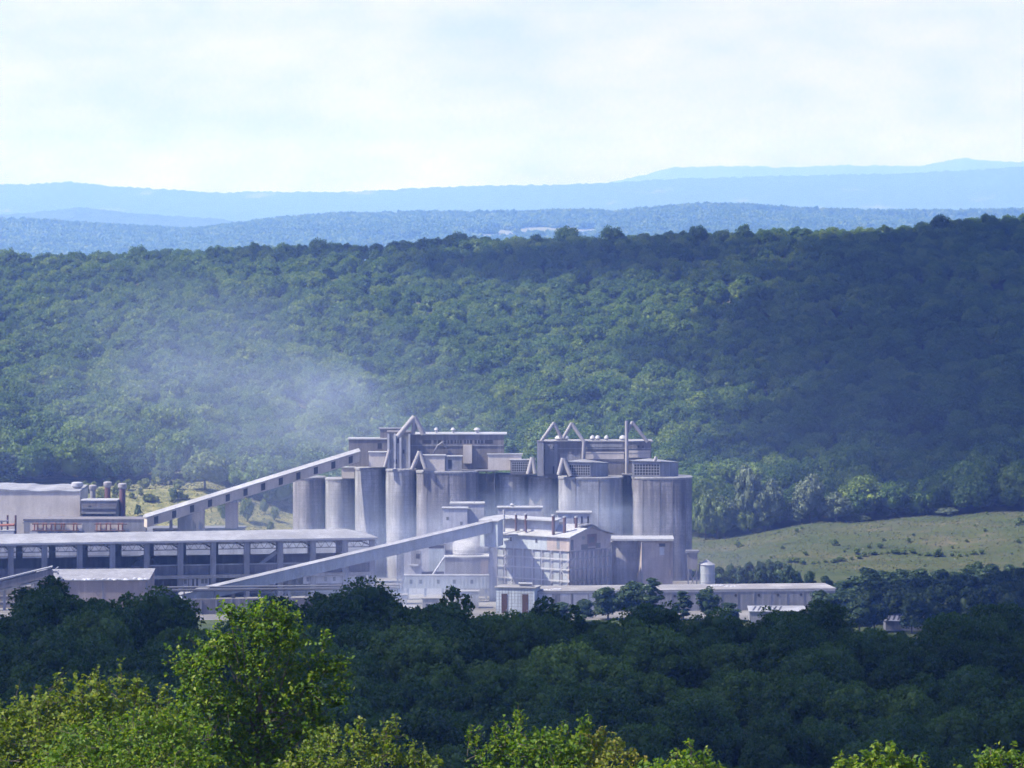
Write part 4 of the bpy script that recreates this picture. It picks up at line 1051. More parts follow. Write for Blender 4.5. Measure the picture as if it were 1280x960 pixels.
for u in fr[::1]: mb.beam((*sp(u, 1.2), ze - 2.9), (*sp(u, 28), ze - 2.9), .4)
mb.build('tie_beam', M['steel'], root)
# floor deck, parapet and lower storey of the shed
MB().prism([sp(0, 1.0), sp(Ls - 2, 1.0), sp(Ls - 2, 29), sp(0, 29)], 7.6, 8.6).build('deck', M['conc_dark'], root)
MB().prism([sp(0, .15), sp(Ls - 2, .15), sp(Ls - 2, .48), sp(0, .48)], 7.3, 8.5).build('edge_beam', M['conc'], root)
MB().prism([sp(0, 2.6), sp(Ls - 3, 2.6), sp(Ls - 3, 3.0), sp(0, 3.0)], 8.6, 11.9).build('parapet', M['conc_dark'], root)
MB().prism([sp(u_of(184), 2.4), sp(u_of(470), 2.4), sp(u_of(470), 3.1), sp(u_of(184), 3.1)], 11.91, 12.4).build('coping', M['roof_white'], root)
MB().prism([sp(0, 22), sp(Ls - 3, 22), sp(Ls - 3, 22.4), sp(0, 22.4)], 8.6, 14.2).build('inner_wall', M['conc_dark'], root)
MB().prism([sp(0, 9), sp(Ls - 3, 9), sp(Ls - 3, 9.4), sp(0, 9.4)], 0, 7.5).build('lower_wall', M['conc_dark'], root)
for a_, b_ in ((222, 236), (237, 241), (243, 246), (248, 262), (380, 393), (396, 430), (436, 446), (300, 318), (333, 345)):
    o_ = MB().prism([sp(u_of(a_), 1.5), sp(u_of(b_), 1.5), sp(u_of(b_), 1.8), sp(u_of(a_), 1.8)], 4.4, 7.2).build('wall_panel', M['pale'], root)
    if b_ - a_ > 10:
        for t in (.3, .62): u = u_of(a_ + (b_ - a_) * t); MB().prism([sp(u, 1.42), sp(u + 1.0, 1.42), sp(u + 1.0, 1.6), sp(u, 1.6)], 5.3, 6.9).build('pane', M['pane'], o_)
mb = MB()
for v in (205, 275, 290, 325, 358, 372, 450, 462): u = u_of(v); mb.beam((*sp(u, 1.6), 0), (*sp(u, 1.6), 7.4), .45)
for z in (1.6, 3.8): mb.beam((*sp(u_of(185), 1.6), z), (*sp(Ls - 3, 1.6), z), .3)
mb.build('lower_frame', M['steel'], root)
# things inside the shed
hp = empty('clinker_heap', (*sp(u_of(190), 15), 8.6), 'dark clinker heap seen through a bay of the open shed', 'heap')
mb = MB(); 
for k in range(26):
    u = u_of(172 + 34 * rr.random()); v = 12 + 6 * rr.random(); c = 1 - abs(640 + (EL + dS * u).x / (EL + dS * u).y * F - 189) / 22
    mb.lathe(*sp(u, v), [(3.2 * (.6 + .4 * rr.random()), 8.6), (2.2, 8.6 + 4.5 * c), (.8, 8.6 + 7.5 * c)], 9)
mb.build('heap', M['conc_dark'], hp)
ga = empty('shed_conveyor', (*sp(u_of(335), 12), 8.6), 'small inclined belt conveyor inside a right-hand bay of the open shed', 'conveyor')
MB().beam((*sp(u_of(318), 6), 9.5), (*sp(u_of(349), 6), 16.2), 1.0, 1.2).build('frame', M['steel_pale'], ga); MB().beam((*sp(u_of(320), 6), 10.9), (*sp(u_of(348), 6), 16.9), .7, .2).build('belt', M['steel'], ga)
MB().beam((*sp(u_of(346), 6), 8.6), (*sp(u_of(346), 6), 15.5), .4).build('leg', M['steel'], ga)
D = 1548
rt, q = face_building('clinker_hall', 'long cream wall seen through the bays behind the open shed', 'hall', P2(-170, 1530), P2(462, D), 10, 0, 16.6, M['pale'], M['roof_grey'], .3, .4)
mb = MB(); mb.onwall(q[0], q[1], 0, (q[1] - q[0]).length, 11.4, 11.8, .15); mb.build('ledge', M['conc'], rt)

# rubble-roofed wall building and broken conveyor, far left front
D = 1440
root = empty('lean_to', (X(112, D), D + 12, 0), 'pinkish walled lean-to with a dusty broken roof edge', 'building')
x0, x1 = X(39, D), X(185.5, D + 5)
MB().prism([(x0, D), (x1, D + 5), (x1 + .3, D + 26), (x0 + .3, D + 21)], 0, [Z(727, D)] * 2 + [Z(712.5, D + 23)] * 2).build('wall', M['tan'], root)
MB().hexa([(x0 - .3, D - .5, Z(727, D) + .02), (x1 + .4, D + 4.5, Z(727, D) + .02), (x1 + .7, D + 26, Z(712.5, D + 23) + .02), (x0, D + 21, Z(712.5, D + 23) + .02)],
          [(x0 - .3, D - .5, Z(727, D) + .4), (x1 + .4, D + 4.5, Z(727, D) + .4), (x1 + .7, D + 26, Z(712.5, D + 23) + .4), (x0, D + 21, Z(712.5, D + 23) + .4)]).build('roof', M['conc'], root)
mb = MB()
for k in range(46):
    t = rr.random(); x = x0 + (x1 - x0) * t; y = D + 5 * t - .3 + rr.uniform(0, 1.6); z = Z(727, D) + .4 + (y - D - 5 * t) * .11
    mb.lathe(x, y, [(rr.uniform(.4, 1.2), z - .1), (rr.uniform(.3, .7), z + .25), (.2, z + .45)], 7, 2.5)
mb.build('debris_edge', M['pale'], root)
MB().hexa([(X(76, 1458), 1458, Z(716.4, 1458)), (X(176, 1462), 1462, Z(715.5, 1462)), (X(176, 1466), 1466, Z(712.4, 1466)), (X(76, 1462), 1462, Z(713, 1462))],
          [(X(76, 1458), 1458, Z(715.2, 1458)), (X(176, 1462), 1462, Z(714.3, 1462)), (X(176, 1466), 1466, Z(711.2, 1466)), (X(76, 1462), 1462, Z(711.8, 1462))]).build('ridge_sheet', M['roof_white'], root)
MB().onwall((x0, D), (x1, D + 5), 0, 2.6, 0, Z(729, D), .3).build('pilaster', M['pale'], root)
for t in (.33, .62, .995): L_ = (x1 - x0); MB().onwall((x0, D), (x1, D + 5), L_ * t - .5, L_ * t, 0, Z(728, D), .12).build('pilaster', M['conc'], root)
root = empty('broken_conveyor', (X(20, 1436), 1436, 0), 'broken inclined conveyor ending in a ragged edge beside the pinkish lean-to', 'conveyor')
p, q2 = PT(-60, 739, 1434), PT(66, 708, 1439)
MB().beam(p, q2, 3.4, .4).build('roof', M['roof_pale'], root); MB().beam(p - Vector((0, 0, 2.1)), q2 - Vector((0, 0, 2.1)), 3.0, 2.6).build('side_wall', M['conc_dark'], root); MB().beam(p - Vector((0, 0, 4.0)), q2 - Vector((.5, 0, 4.2)), 3.2, .5).build('floor_beam', M['conc'], root)
mb = MB()
for k in range(16):
    c = q2 + Vector((rr.uniform(-1.5, 2.6), rr.uniform(-1.5, 1.5), rr.uniform(-4.2, -.2))); mb.beam(c, c + Vector((rr.uniform(-.9, 1.2), rr.uniform(-.4, .4), rr.uniform(-.8, .8))), rr.uniform(.3, .9), .25)
mb.build('ragged_end', M['pale'], root)
for pxp in (4, 40): MB().box(X(pxp, 1437), X(pxp + 3, 1437), 1436.5, 1437.5, 0, Z(724 - (pxp - 4) * .22 + 14, 1437)).build('leg', M['conc'], root)
D = 1446
rt, q = face_building('dark_shed', 'dark low shed under the broken conveyor', 'shed', P2(-60, D), P2(37, D), 8, 0, Z(734, D), M['conc_dark'], M['steel'], .2, .3)
for z_ in (2.0, 4.2): MB().onwall(q[0], q[1], 0, 26, z_, z_ + .35, .2).build('girder', M['steel_pale'], rt)

# ---------------------------------------------------------------- back left: cream hall, stacks, piped wall
D = 1600
rt, q = face_building('cream_hall', 'big plain cream hall with a slightly wavy roof edge at the left', 'hall', P2(-90, D), P2(100, D), 30, 0, Z(615, D), M['cream'], None)
A, B = q[0], q[1]; L = (B - A).length
mb = MB(); n_ = 22; vs = []
for k in range(n_ + 1):
    p = A + (B - A) * (k / n_); h_ = .5 + .28 * math.sin(k * 1.1) * math.sin(k * .37 + 1) + (.5 if 6 < k < 15 else 0)
    for y, zz in ((p.y - .3, 0.01), (p.y + 30.3, .01), (p.y + 30.3, h_ + .7), (p.y - .3, h_)): vs.append((p.x, y, Z(615, D) + zz))
fs = [(4 * k + j, 4 * k + 4 + j, 4 * k + 4 + (j + 1) % 4, 4 * k + (j + 1) % 4) for k in range(n_) for j in range(4)] + [(0, 3, 2, 1)[::-1], tuple(4 * n_ + j for j in range(4))]
MB().add(vs, fs).build('roof', M['roof_pale'], rt)
MB().onwall(A, B, L - 23, L - .02, Z(654, D), Z(652.8, D), .1).build('ledge', M['conc'], rt)
for pxs, y0, y1, r_, dd, lab, mt in ((96.5, 602.5, 614, 1.75, 1612, 'squat pale stack behind the corner of the cream hall', 'pale'), (116, 606, 626, 1.2, 1606, 'short pale stack between the cream hall and the maroon stacks', 'conc'),
                                     (134.5, 602, 628, 1.25, 1604, 'maroon stack with a wide pale collar above the dark stepped house', 'purple'), (153, 604, 650, 1.3, 1597, 'tallest maroon stack at the right corner of the dark house', 'purple')):
    root = empty('stack', (X(pxs, dd), dd, 0), lab, 'chimney', 'stacks by the cream hall')
    x = X(pxs, dd); h0 = Z(y0 + 7, dd)
    MB().lathe(x, dd, [(r_, 0), (r_ * .95, h0)], 18).build('flue', M[mt], root, True)
    MB().lathe(x, dd, [(r_ * .95, h0 + .002), (r_ * 1.35, h0 + .6), (r_ * 1.35, Z(y0 + 1, dd)), (r_ * .9, Z(y0, dd))], 18).build('collar', M['pale' if mt == 'pale' else 'duct'], root, True)
D = 1590
rt, q = face_building('stepped_house', 'dark stepped house with ledges between the cream hall and the maroon stacks', 'house', P2(101, D), P2(146, D), 12, 0, Z(626.5, D), M['conc_dark'], M['roof_white'], .2, .4)
A, B = q[0], q[1]
for y_, mt in ((640, 'roof_grey'), (634, 'steel')): MB().onwall(A, B, 0, 14, Z(y_ + 2.2, D), Z(y_, D), .5).build('ledge', M[mt], rt)
slot(rt, A, B, 3, 4.2, Z(635, D), Z(632, D)); slot(rt, A, B, .6, 13, Z(646.5, D), Z(642.6, D))
D = 1565
rt, q = face_building('piped_wall_house', 'low wall building with red-orange pipework along its front, behind the shed roof', 'building', P2(30, D), P2(183, D), 14, 0, Z(651, D), M['conc'], M['conc_dark'], .3, .7)
A, B = q[0], q[1]; k_ = D / F
for a, b, mt in ((37, 72, 'pale'), (72, 104, 'steel'), (104, 118, 'conc'), (118, 148, 'steel'), (148, 181, 'cream')): MB().onwall(A, B, (a - 30) * k_ + .02, (b - 30) * k_, Z(680, D), Z(664.5, D), .1).build('wall_panel', M[mt], rt)
for a, b in ((38, 64), (83, 103), (120, 153)): MB().onwall(A, B, (a - 30) * k_, (b - 30) * k_, Z(663.8, D), Z(654.5, D), .08).build('wall_panel', M['cream'], rt)
for xs in ((43, 47, 54, 58, 64, 69, 77, 80, 92, 96), (121, 126, 133, 138, 148, 153)):
    pp = []
    for i_ in range(0, len(xs), 2):
        a_, b_ = xs[i_], xs[i_ + 1]
        MB().tube([PT(a_, 663.5, D - .7), PT(a_, 653.8, D - .7), PT(b_, 653.8, D - .7), PT(b_, 663.5, D - .7)], .27, 8).build('pipe_loop', M['orange'], rt, True)
    MB().tube([PT(xs[0] - 3, 663.3, D - 1.3), PT(xs[-1] + 3, 663.3, D - 1.3)], .2, 8).build('header_pipe', M['rust'], rt, True); MB().tube([PT(xs[0] - 3, 655, D - 1.3), PT(xs[-1] + 6, 655, D - 1.3)], .22, 8).build('header_pipe', M['rust'], rt, True)
pk = empty('pipe_rack', (X(10, 1555), 1555, 0), 'small rack with red-orange uprights at the far left before the cream hall', 'pipe rack')
for pxp, y0, mt in ((9.5, 644, 'rust'), (19.5, 644, 'rust'), (2, 650, 'steel')): MB().tube([(X(pxp, 1555), 1555, 0), PT(pxp, y0, 1555)], .4, 8).build('upright', M[mt], pk, True)
MB().tube([PT(-8, 657, 1554.5), PT(18, 656, 1554.5)], .5, 8).build('crossbar', M['orange'], pk, True); MB().tube([PT(-8, 652, 1554.5), PT(11, 651, 1554.5)], .3, 8).build('crossbar', M['steel'], pk, True)
D = 1552
rt, q = face_building('low_white_house', 'low white house corner under the red-orange rack at the left edge', 'house', P2(-60, D), P2(17, D), 6, 0, Z(664, D), M['pale'], M['roof_white'], .2, .3)
D = 1556
rt, q = face_building('dark_flat_house', 'dark flat-roofed house below the cream conveyor, behind the shed roof', 'house', P2(184, D), P2(304, D), 12, 0, Z(661.5, D), M['conc_dark'], M['steel'], .4, .5)
MB().onwall(q[0], q[1], 0, 2.2, 0, Z(660, D), .3).build('pilaster', M['pale'], rt)
for a in (205, 232, 262): slot(rt, q[0], q[1], (a - 184) * D / F, (a + 12 - 184) * D / F, Z(668, D), Z(664.5, D), M['pane'])

# low walls and pipework on the yard in front of the shed and the mill
D = 1418
rt, q = face_building('yard_wall', 'low grimy retaining wall under the foot of the front conveyor', 'wall', P2(186, D), P2(478, D + 12), 1.2, -.3, 5.2, M['conc_dark'], M['conc_dark'], .1, .25, None, 'coping')
L = (q[1] - q[0]).length
for k in range(15): MB().onwall(q[0], q[1], 2 + k * 5.4, 2.6 + k * 5.4, 0, 5.15, .3).build('buttress', M['conc'], rt)
root = empty('pipe_bridge', (X(420, 1432), 1432, 0), 'long pipe bridge on thin trestles crossing low in front of the open shed', 'pipe bridge')
for z_, r_ in ((7.9, .35), (8.8, .28)): MB().tube([(X(190, 1430), 1430, z_), (X(500, 1440), 1440, z_)], r_, 8).build('pipe', M['steel'], root, True)
mb = MB(); mb.beam((X(190, 1430.6), 1430.6, 7.3), (X(500, 1440.6), 1440.6, 7.3), .5, .35); mb.build('beam', M['steel'], root)
for k in range(9):
    t = k / 8; x, y = X(192 + 305 * t, 1430.5 + 10 * t), 1430.5 + 10 * t
    MB().beam((x - .9, y, 0), (x, y, 7.3), .25).build('leg', M['steel'], root); MB().beam((x + .9, y, 0), (x, y, 7.3), .25).build('leg', M['steel'], root)
for k, (a, b, h_, d_, lab) in enumerate(((485, 508, 5.0, 1440, 'small pale hut in the dust at the foot of the lattice trestle'), (528, 548, 4.2, 1436, 'small grey hut between the trestle and the tiled office'), (574, 598, 6.0, 1444, 'grey block with a dark door beside the square pillar'))):
    rt, q = face_building('yard_hut', lab, 'hut', P2(a, d_), P2(b, d_), 5, 0, h_, M[('pale', 'conc', 'conc')[k]], M['roof_grey'], .3, .25)
    slot(rt, q[0], q[1], 1.2, 2.6, 0, 2.4, None, 'door'); slot(rt, q[0], q[1], 3.4, 4.8, 1.6, 2.8, M['pane'])
# ------------------------------------------------------------------ bright bushes and trees on the near slope
M['leaf_near'] = foliage('sunlit_near_foliage', (.045, .10, .010), (.10, .185, .016), (.27, .31, .032), .45, .8)
M['leaf_near2'] = foliage('yellowish_near_foliage', (.075, .125, .015), (.135, .19, .023), (.26, .27, .035), .42, .85)
M['leaf_red'] = foliage('reddish_near_foliage', (.12, .16, .022), (.17, .20, .027), (.27, .21, .04), .42, .9)

def leafy(name, label, clumps, base, seed, leaf, mat, cat, ntw, nlf, trunk_r, tw_up=.5, twl=1.0, group=None, shoots=()):
    """clumps: (px, py, radius px, distance); limbs run from the stem to each clump, twigs spread from it, leaves sit along the twigs.
    shoots: (px0, py0, px1, py1, distance) single leafy shoots"""
    rg = np.random.RandomState(seed)
    bx, by = base; gz = float(ground_z(bx, by))
    root = empty(name, (bx, by, gz), label, cat, group)
    wood = MB(); P, Nn = [], []
    cen = np.array([PT(a, b, d) for a, b, r, d in clumps]); top = cen[:, 2].max()
    fork = Vector((bx, by, gz + (top - gz) * .28))
    wood.tube([(bx, by, gz - .3), tuple(fork), (bx + .1, by, gz + (top - gz) * .6)], [trunk_r, trunk_r * .8, trunk_r * .4], 8)
    def twig(o0, dv, ln, bend, m, draw, sp):
        if draw:
            wood.tube([tuple(o0), tuple(o0 + dv * ln * .5 + bend * .25), tuple(o0 + dv * ln + bend)], [.010, .007, .003], 4, False)
        t = np.sort(rg.rand(m)) ** .7
        p = o0 + dv * (ln * t)[:, None] + bend * (t ** 2)[:, None] + rg.normal(size=(m, 3)) * sp
        P.append(p); Nn.append(rg.normal(size=(m, 3)) * .75 + np.array([0, 0, .75]) + dv * .3)
    for (a, b, rp, d), c in zip(clumps, cen):
        r = rp * d / F; c = Vector(c)
        s0 = fork.lerp(Vector((bx, by, gz + (top - gz) * .6)), rg.rand())
        m1 = s0.lerp(c, .5) + Vector((0, 0, -.12 * (c - s0).length))
        wood.tube([s0, m1, c], [trunk_r * .32, trunk_r * .2, .012], 5, False)
        for k in range(max(4, int(ntw * (rp / 28) ** 2))):
            dv = rg.normal(size=3); dv /= np.linalg.norm(dv); dv[2] = dv[2] * .8 + tw_up * rg.rand(); dv /= np.linalg.norm(dv)
            o0 = np.array(c) + rg.normal(size=3) * r * .30
            ln = r * (.4 + 1.0 * rg.rand() ** 1.6) * twl
            bend = np.array([0, 0, -.18 * ln]) if rg.rand() < .5 else np.array([0, 0, .15 * ln])
            twig(o0, dv, ln, bend, nlf, k % 3 == 0, leaf * .5)
    for x0, y0, x1, y1, d in shoots:
        p0, p1 = np.array(PT(x0, y0, d)), np.array(PT(x1, y1, d + rg.uniform(-.2, .2))); ln = np.linalg.norm(p1 - p0)
        twig(p0, (p1 - p0) / ln, ln, np.zeros(3), max(7, int(ln / leaf * 2.6)), True, leaf * .45)
        for j in range(max(2, int(ln / .12))):
            t = rg.rand() * .85; dv = (p1 - p0) / ln * .7 + rg.normal(size=3) * .55; dv /= np.linalg.norm(dv)
            twig(p0 + (p1 - p0) * t, dv, ln * (.12 + .25 * (1 - t)), np.zeros(3), 6, True, leaf * .4)
    P = np.concatenate(P); Nn = np.concatenate(Nn); Nn /= np.linalg.norm(Nn, axis=1, keepdims=True)
    k = len(P); rr_ = rg.normal(size=(k, 3)); a = np.cross(Nn, rr_); a /= np.linalg.norm(a, axis=1, keepdims=True); b = np.cross(Nn, a)
    s = leaf * (.6 + .8 * rg.rand(k, 1))
    V = np.stack([P - a * s * .5, P - b * s * .32 + Nn * s * .12, P + a * s * .5 - Nn * s * .1, P + b * s * .32 + Nn * s * .12], 1).reshape(-1, 3) - np.array([bx, by, gz])
    link('foliage', np_mesh('foliage', V, np.arange(4 * k).reshape(k, 4), mat), root)
    wood.build('branches', M['bark'], root)
    return root

# the tall bright tree
D = 112.0
cl = [(287, 765, 14, D), (300, 772, 20, D), (330, 772, 24, D), (355, 778, 22, D), (318, 790, 26, D + .6), (345, 800, 30, D), (368, 800, 22, D), (278, 805, 22, D), (262, 815, 24, D - .3), (240, 828, 22, D), (228, 838, 16, D), (255, 845, 26, D - .5),
      (290, 825, 32, D + .5), (325, 835, 36, D), (362, 832, 32, D + .6), (236, 862, 26, D), (268, 880, 34, D - .6), (305, 880, 38, D), (345, 880, 40, D + .4), (380, 862, 26, D), (395, 845, 20, D), (412, 835, 16, D + .3), (425, 845, 18, D),
      (400, 830, 14, D), (390, 880, 22, D), (415, 872, 18, D), (240, 905, 30, D - .5), (280, 925, 40, D), (330, 930, 44, D), (375, 915, 34, D + .3), (400, 905, 24, D), (420, 880, 12, D), (360, 960, 40, D), (300, 970, 44, D), (250, 955, 34, D)]
leafy('young_tree', 'tall bright young tree standing up in front of the dark wood', cl, (X(322, D), D), 1, .125, M['leaf_near'], 'tree', 46, 9, .085,
      shoots=[(400, 830, 406, 787, D), (404, 815, 414, 793, D), (420, 842, 437, 822, D), (425, 850, 446, 842, D), (415, 835, 428, 815, D), (286, 772, 279, 752, D), (292, 768, 290, 756, D), (340, 770, 349, 752, D), (362, 778, 372, 768, D), (322, 770, 318, 755, D), (225, 840, 217, 828, D), (240, 825, 230, 812, D), (255, 812, 247, 798, D), (268, 800, 258, 788, D), (418, 885, 432, 872, D), (425, 860, 440, 862, D), (350, 772, 360, 757, D), (305, 768, 303, 753, D)])
def bush(name, label, seed, D, outline, mat, ntw=44, leaf=.09, shoots=(), rows=3, rp=26):
    """outline: [(px, top row)]"""
    rg = random.Random(seed); cl = []
    x0, x1 = outline[0][0], outline[-1][0]
    step = rp * .95
    for j in range(rows + 3):
        pxk = x0 + rp * .4
        while pxk < x1:
            top = np.interp(pxk, [p[0] for p in outline], [p[1] for p in outline])
            y = top + rp * .8 + j * rp * .85 + rg.uniform(-5, 5)
            if y < 1010: cl.append((pxk + rg.uniform(-6, 6), y, rp * rg.uniform(.75, 1.15), D - j * .5 + rg.uniform(-.5, .5)))
            pxk += step
    sh = [(sx + rg.uniform(-7, 7), sy + 34, sx, sy - sr, D + rg.uniform(-.3, .3)) for sx, sy, sr in shoots]
    px_ = x0
    while px_ < x1:                               # short shoots all along the top
        px_ += rg.uniform(5, 15); top = np.interp(px_, [p[0] for p in outline], [p[1] for p in outline])
        sh.append((px_, top + 14, px_ + rg.uniform(-8, 8), top - rg.uniform(-4, 14), D + rg.uniform(-.5, .5)))
    return leafy(name, label, cl, (X((x0 + x1) / 2, D), D), seed, leaf * 1.3, mat, 'bush', int(ntw * .72), 8, .05, shoots=sh)
bush('bush', 'wide yellow-green bush filling the lower left corner', 21, 98.0, [(-30, 890), (20, 886), (60, 864), (100, 856), (150, 852), (185, 868), (225, 888), (250, 912)], M['leaf_near2'], 46, .085, ((150, 832, 9), (206, 862, 8), (30, 876, 10), (172, 850, 8), (120, 842, 9)), rp=26)
bush('bush', 'dull green bush low between the wide bush and the tall tree', 22, 92.0, [(60, 925), (110, 905), (170, 895), (220, 890), (262, 915)], M['leaf_near'], 40, .08, (), rp=26)
bush('bush', 'feathery yellow-green bush right of the tall tree', 23, 94.0, [(352, 945), (395, 922), (440, 916), (480, 918), (510, 935), (545, 950)], M['leaf_near2'], 40, .075, ((447, 903, 10), (455, 910, 12), (490, 908, 8), (530, 935, 7), (495, 898, 6), (420, 912, 9)), rp=20)
bush('bush', 'bright bush with long shoots at the bottom, right of the middle of the tree gap', 24, 96.0, [(588, 962), (612, 928), (640, 915), (680, 912), (720, 918), (742, 928)], M['leaf_near'], 42, .085, ((648, 888, 9), (650, 898, 11), (600, 912, 9), (618, 914, 11), (588, 911, 6), (630, 908, 12), (725, 905, 8), (737, 898, 6), (708, 910, 10)), rp=20)
bush('bush', 'reddish-tipped bush next to the long-shooted bright one', 25, 96.5, [(732, 922), (755, 916), (778, 920), (792, 945)], M['leaf_red'], 44, .08, (), rp=18)
bush('bush', 'small spiky bush top below the tree wood, right of the reddish bush', 26, 93.0, [(798, 966), (830, 954), (865, 945), (905, 960)], M['leaf_near'], 40, .085, ((862, 934, 8), (866, 928, 6), (848, 944, 9), (880, 948, 9)), rp=16)
bush('bush', 'leafy shoots with broad leaves at the bottom edge, third from the right corner', 27, 90.0, [(1040, 965), (1075, 948), (1105, 940), (1145, 956)], M['leaf_near'], 40, .095, ((1096, 932, 8), (1049, 946, 5), (1112, 938, 8), (1130, 950, 9)), rp=16)
bush('bush', 'few leafy shoots in the lower right corner', 28, 90.0, [(1205, 968), (1235, 946), (1275, 940), (1310, 950)], M['leaf_near'], 40, .095, ((1240, 940, 8), (1266, 936, 6), (1225, 950, 7)), rp=16)

# rough grass on the bank
rg = np.random.RandomState(6)
n_ = 9000; d_ = rg.uniform(1590, 1735, n_); px_ = rg.uniform(868, 1330, n_); x_ = X(px_, d_); z_ = ground_z(x_, d_)
V, Fq = quads(rg, np.stack([x_, d_, z_ + .15], 1), rg.normal(size=(n_, 3)) * .5 + np.array([0, -.5, .8]), .8, .6)
d2 = rg.uniform(1600, 1760, 4000); p2 = rg.uniform(150, 372, 4000); x2 = X(p2, d2); z2 = ground_z(x2, d2)
V2, F2 = quads(rg, np.stack([x2, d2, z2 + .15], 1), rg.normal(size=(4000, 3)) * .5 + np.array([0, -.5, .8]), .8, .6)
o = link('grass', np_mesh('grass', np.concatenate([V, V2]), np.concatenate([Fq, F2 + len(V)]), M['tuft'])); props(o, 'rough dry grass tufts on the bank and the slope', 'grass', None, 'stuff')

# ------------------------------------------------------------------ clouds that shade the wood and the right of the hill
SUN_EL, SUN_AZ = 50.0, 15.0                     # azimuth: degrees towards the viewer from straight left
SD = Vector((-math.cos(R(SUN_AZ)) * math.cos(R(SUN_EL)), -math.sin(R(SUN_AZ)) * math.cos(R(SUN_EL)), math.sin(R(SUN_EL))))
n = NT('cloud_vapour')
tr = n.n('ShaderNodeBsdfTransparent'); tl = n.n('ShaderNodeBsdfTranslucent'); df = n.n('ShaderNodeBsdfDiffuse')
tl.inputs[0].default_value = df.inputs[0].default_value = (.9, .9, .92, 1)
m1 = n.n('ShaderNodeMixShader'); m1.inputs[0].default_value = .5; n.l(df.outputs[0], m1.inputs[1]); n.l(tl.outputs[0], m1.inputs[2])
m2 = n.n('ShaderNodeMixShader'); CLOUD_T = m2.inputs[0]; m2.inputs[0].default_value = .42; n.l(tr.outputs[0], m2.inputs[1]); n.l(m1.outputs[0], m2.inputs[2]); n.l(m2.outputs[0], n.out.inputs['Surface'])
M['cloud'] = n.m
M['cloud_thin'] = n.m.copy(); M['cloud_thin'].name = 'thin_cloud_vapour'
for nd in M['cloud_thin'].node_tree.nodes:
    if nd.type == 'MIX_SHADER' and nd.outputs[0].links[0].to_node.type == 'OUTPUT_MATERIAL': nd.inputs[0].default_value = .42
def cloud(label, blobs, h, seed, mat='cloud'):
    rg = np.random.RandomState(seed); iv, jf = ICO2; vs, fs, off = [], [], 0
    k = h / SD.z
    for gx, gy, gz, rx, ry in blobs:                    # where its shadow lies on the ground
        c = np.array([gx, gy, gz]) + np.array(SD) * ((h - gz) / SD.z)
        nb = 16
        for j in range(nb):
            t = rg.rand() * 6.28; q = math.sqrt(rg.rand()) * .8
            cc = c + np.array([math.cos(t) * rx * q, math.sin(t) * ry * q, rg.uniform(-15, 45)])
            s_ = np.array([rx, ry, min(rx, ry) * .55]) * rg.uniform(.22, .42)
            w = iv * s_ * (1 + .14 * np.sin(iv[:, :1] * 7 + rg.rand() * 6) * np.sin(iv[:, 1:2] * 6 + rg.rand() * 6)) + cc
            vs.append(w); fs.append(jf + off); off += len(w)
    o = link('cloud', np_mesh('cloud', np.concatenate(vs), np.concatenate(fs), M[mat], True)); props(o, label, 'cloud', None, 'stuff')
    return o
cloud('cloud whose shadow lies over the wood in front of the plant', [(-150, 500, 70, 150, 170), (0, 520, 70, 150, 190), (120, 500, 70, 150, 190), (-60, 760, 40, 200, 190), (130, 800, 40, 200, 200), (0, 380, 70, 160, 140), (230, 560, 60, 160, 200), (-40, 270, 90, 120, 90), (40, 260, 90, 110, 90), (0, 205, 100, 70, 45), (70, 210, 100, 60, 45), (-70, 215, 100, 60, 45),
      (-230, 600, 60, 130, 200), (-120, 1000, 20, 160, 140), (60, 1060, 10, 200, 130), (250, 1180, 5, 170, 190), (300, 1400, 5, 160, 130), (190, 1390, 5, 70, 75)], 1400, 2)
cloud('cloud whose shadow darkens the right half of the wooded hill', [(330, 1950, 60, 220, 190), (330, 2250, 90, 230, 210), (220, 2150, 80, 180, 230), (180, 2400, 120, 250, 130), (0, 2480, 120, 170, 90), (420, 1760, 20, 150, 110), (480, 2400, 110, 200, 200), (170, 1900, 50, 110, 110), (150, 1770, 15, 70, 45), (250, 1760, 15, 90, 55), (350, 1750, 20, 90, 60), (260, 1850, 40, 130, 90)], 1500, 3, 'cloud_thin')

# ------------------------------------------------------------------ dust and smoke over the plant
def puff(name, label, c, size, dens, col, rot=(0, 0, 0), nscale=3.0, seed=0.0, fall=1.4):
    import bmesh
    bm = bmesh.new(); bmesh.ops.create_icosphere(bm, subdivisions=3, radius=1)
    me = bpy.data.meshes.new(name); bm.to_mesh(me); bm.free()
    n = NT(name + '_vapour'); tc = n.n('ShaderNodeTexCoord').outputs['Object']
    ln = n.n('ShaderNodeVectorMath', operation='LENGTH'); n.l(tc, ln.inputs[0])
    f = n.math('POWER', n.math('SUBTRACT', 1.0, ln.outputs['Value'], True), fall)
    mp = n.n('ShaderNodeMapping'); mp.inputs['Location'].default_value = (seed, seed * 2, 0); n.l(tc, mp.inputs[0])
    no = n.noise(mp.outputs[0], nscale, 4, .6)
    d = n.math('MULTIPLY', n.math('MULTIPLY', f, n.ramp(no, [(.36, .05), (.68, 1)])), dens)
    pv = n.n('ShaderNodeVolumePrincipled'); pv.inputs['Color'].default_value = (*col, 1); n.l(d, pv.inputs['Density']); pv.inputs['Absorption Color'].default_value = (1, 1, 1, 1)
    n.l(pv.outputs[0], n.out.inputs['Volume'])
    try: n.m.volume_intersection_method = 'FAST'
    except Exception: pass
    me.materials.append(n.m)
    o = link(name, me, None, c); o.scale = size; o.rotation_euler = rot
    props(o, label, 'smoke' if 'smoke' in name else 'dust', None, 'stuff')
    return o
PUFF = (.60, .74, 1.0)
puff('smoke', 'thin pale smoke drifting left from the head of the cream conveyor', PT(330, 500, 1655), (115, 40, 56), .014, PUFF, (0, R(14), 0), 2.6, 1.3, 1.0)
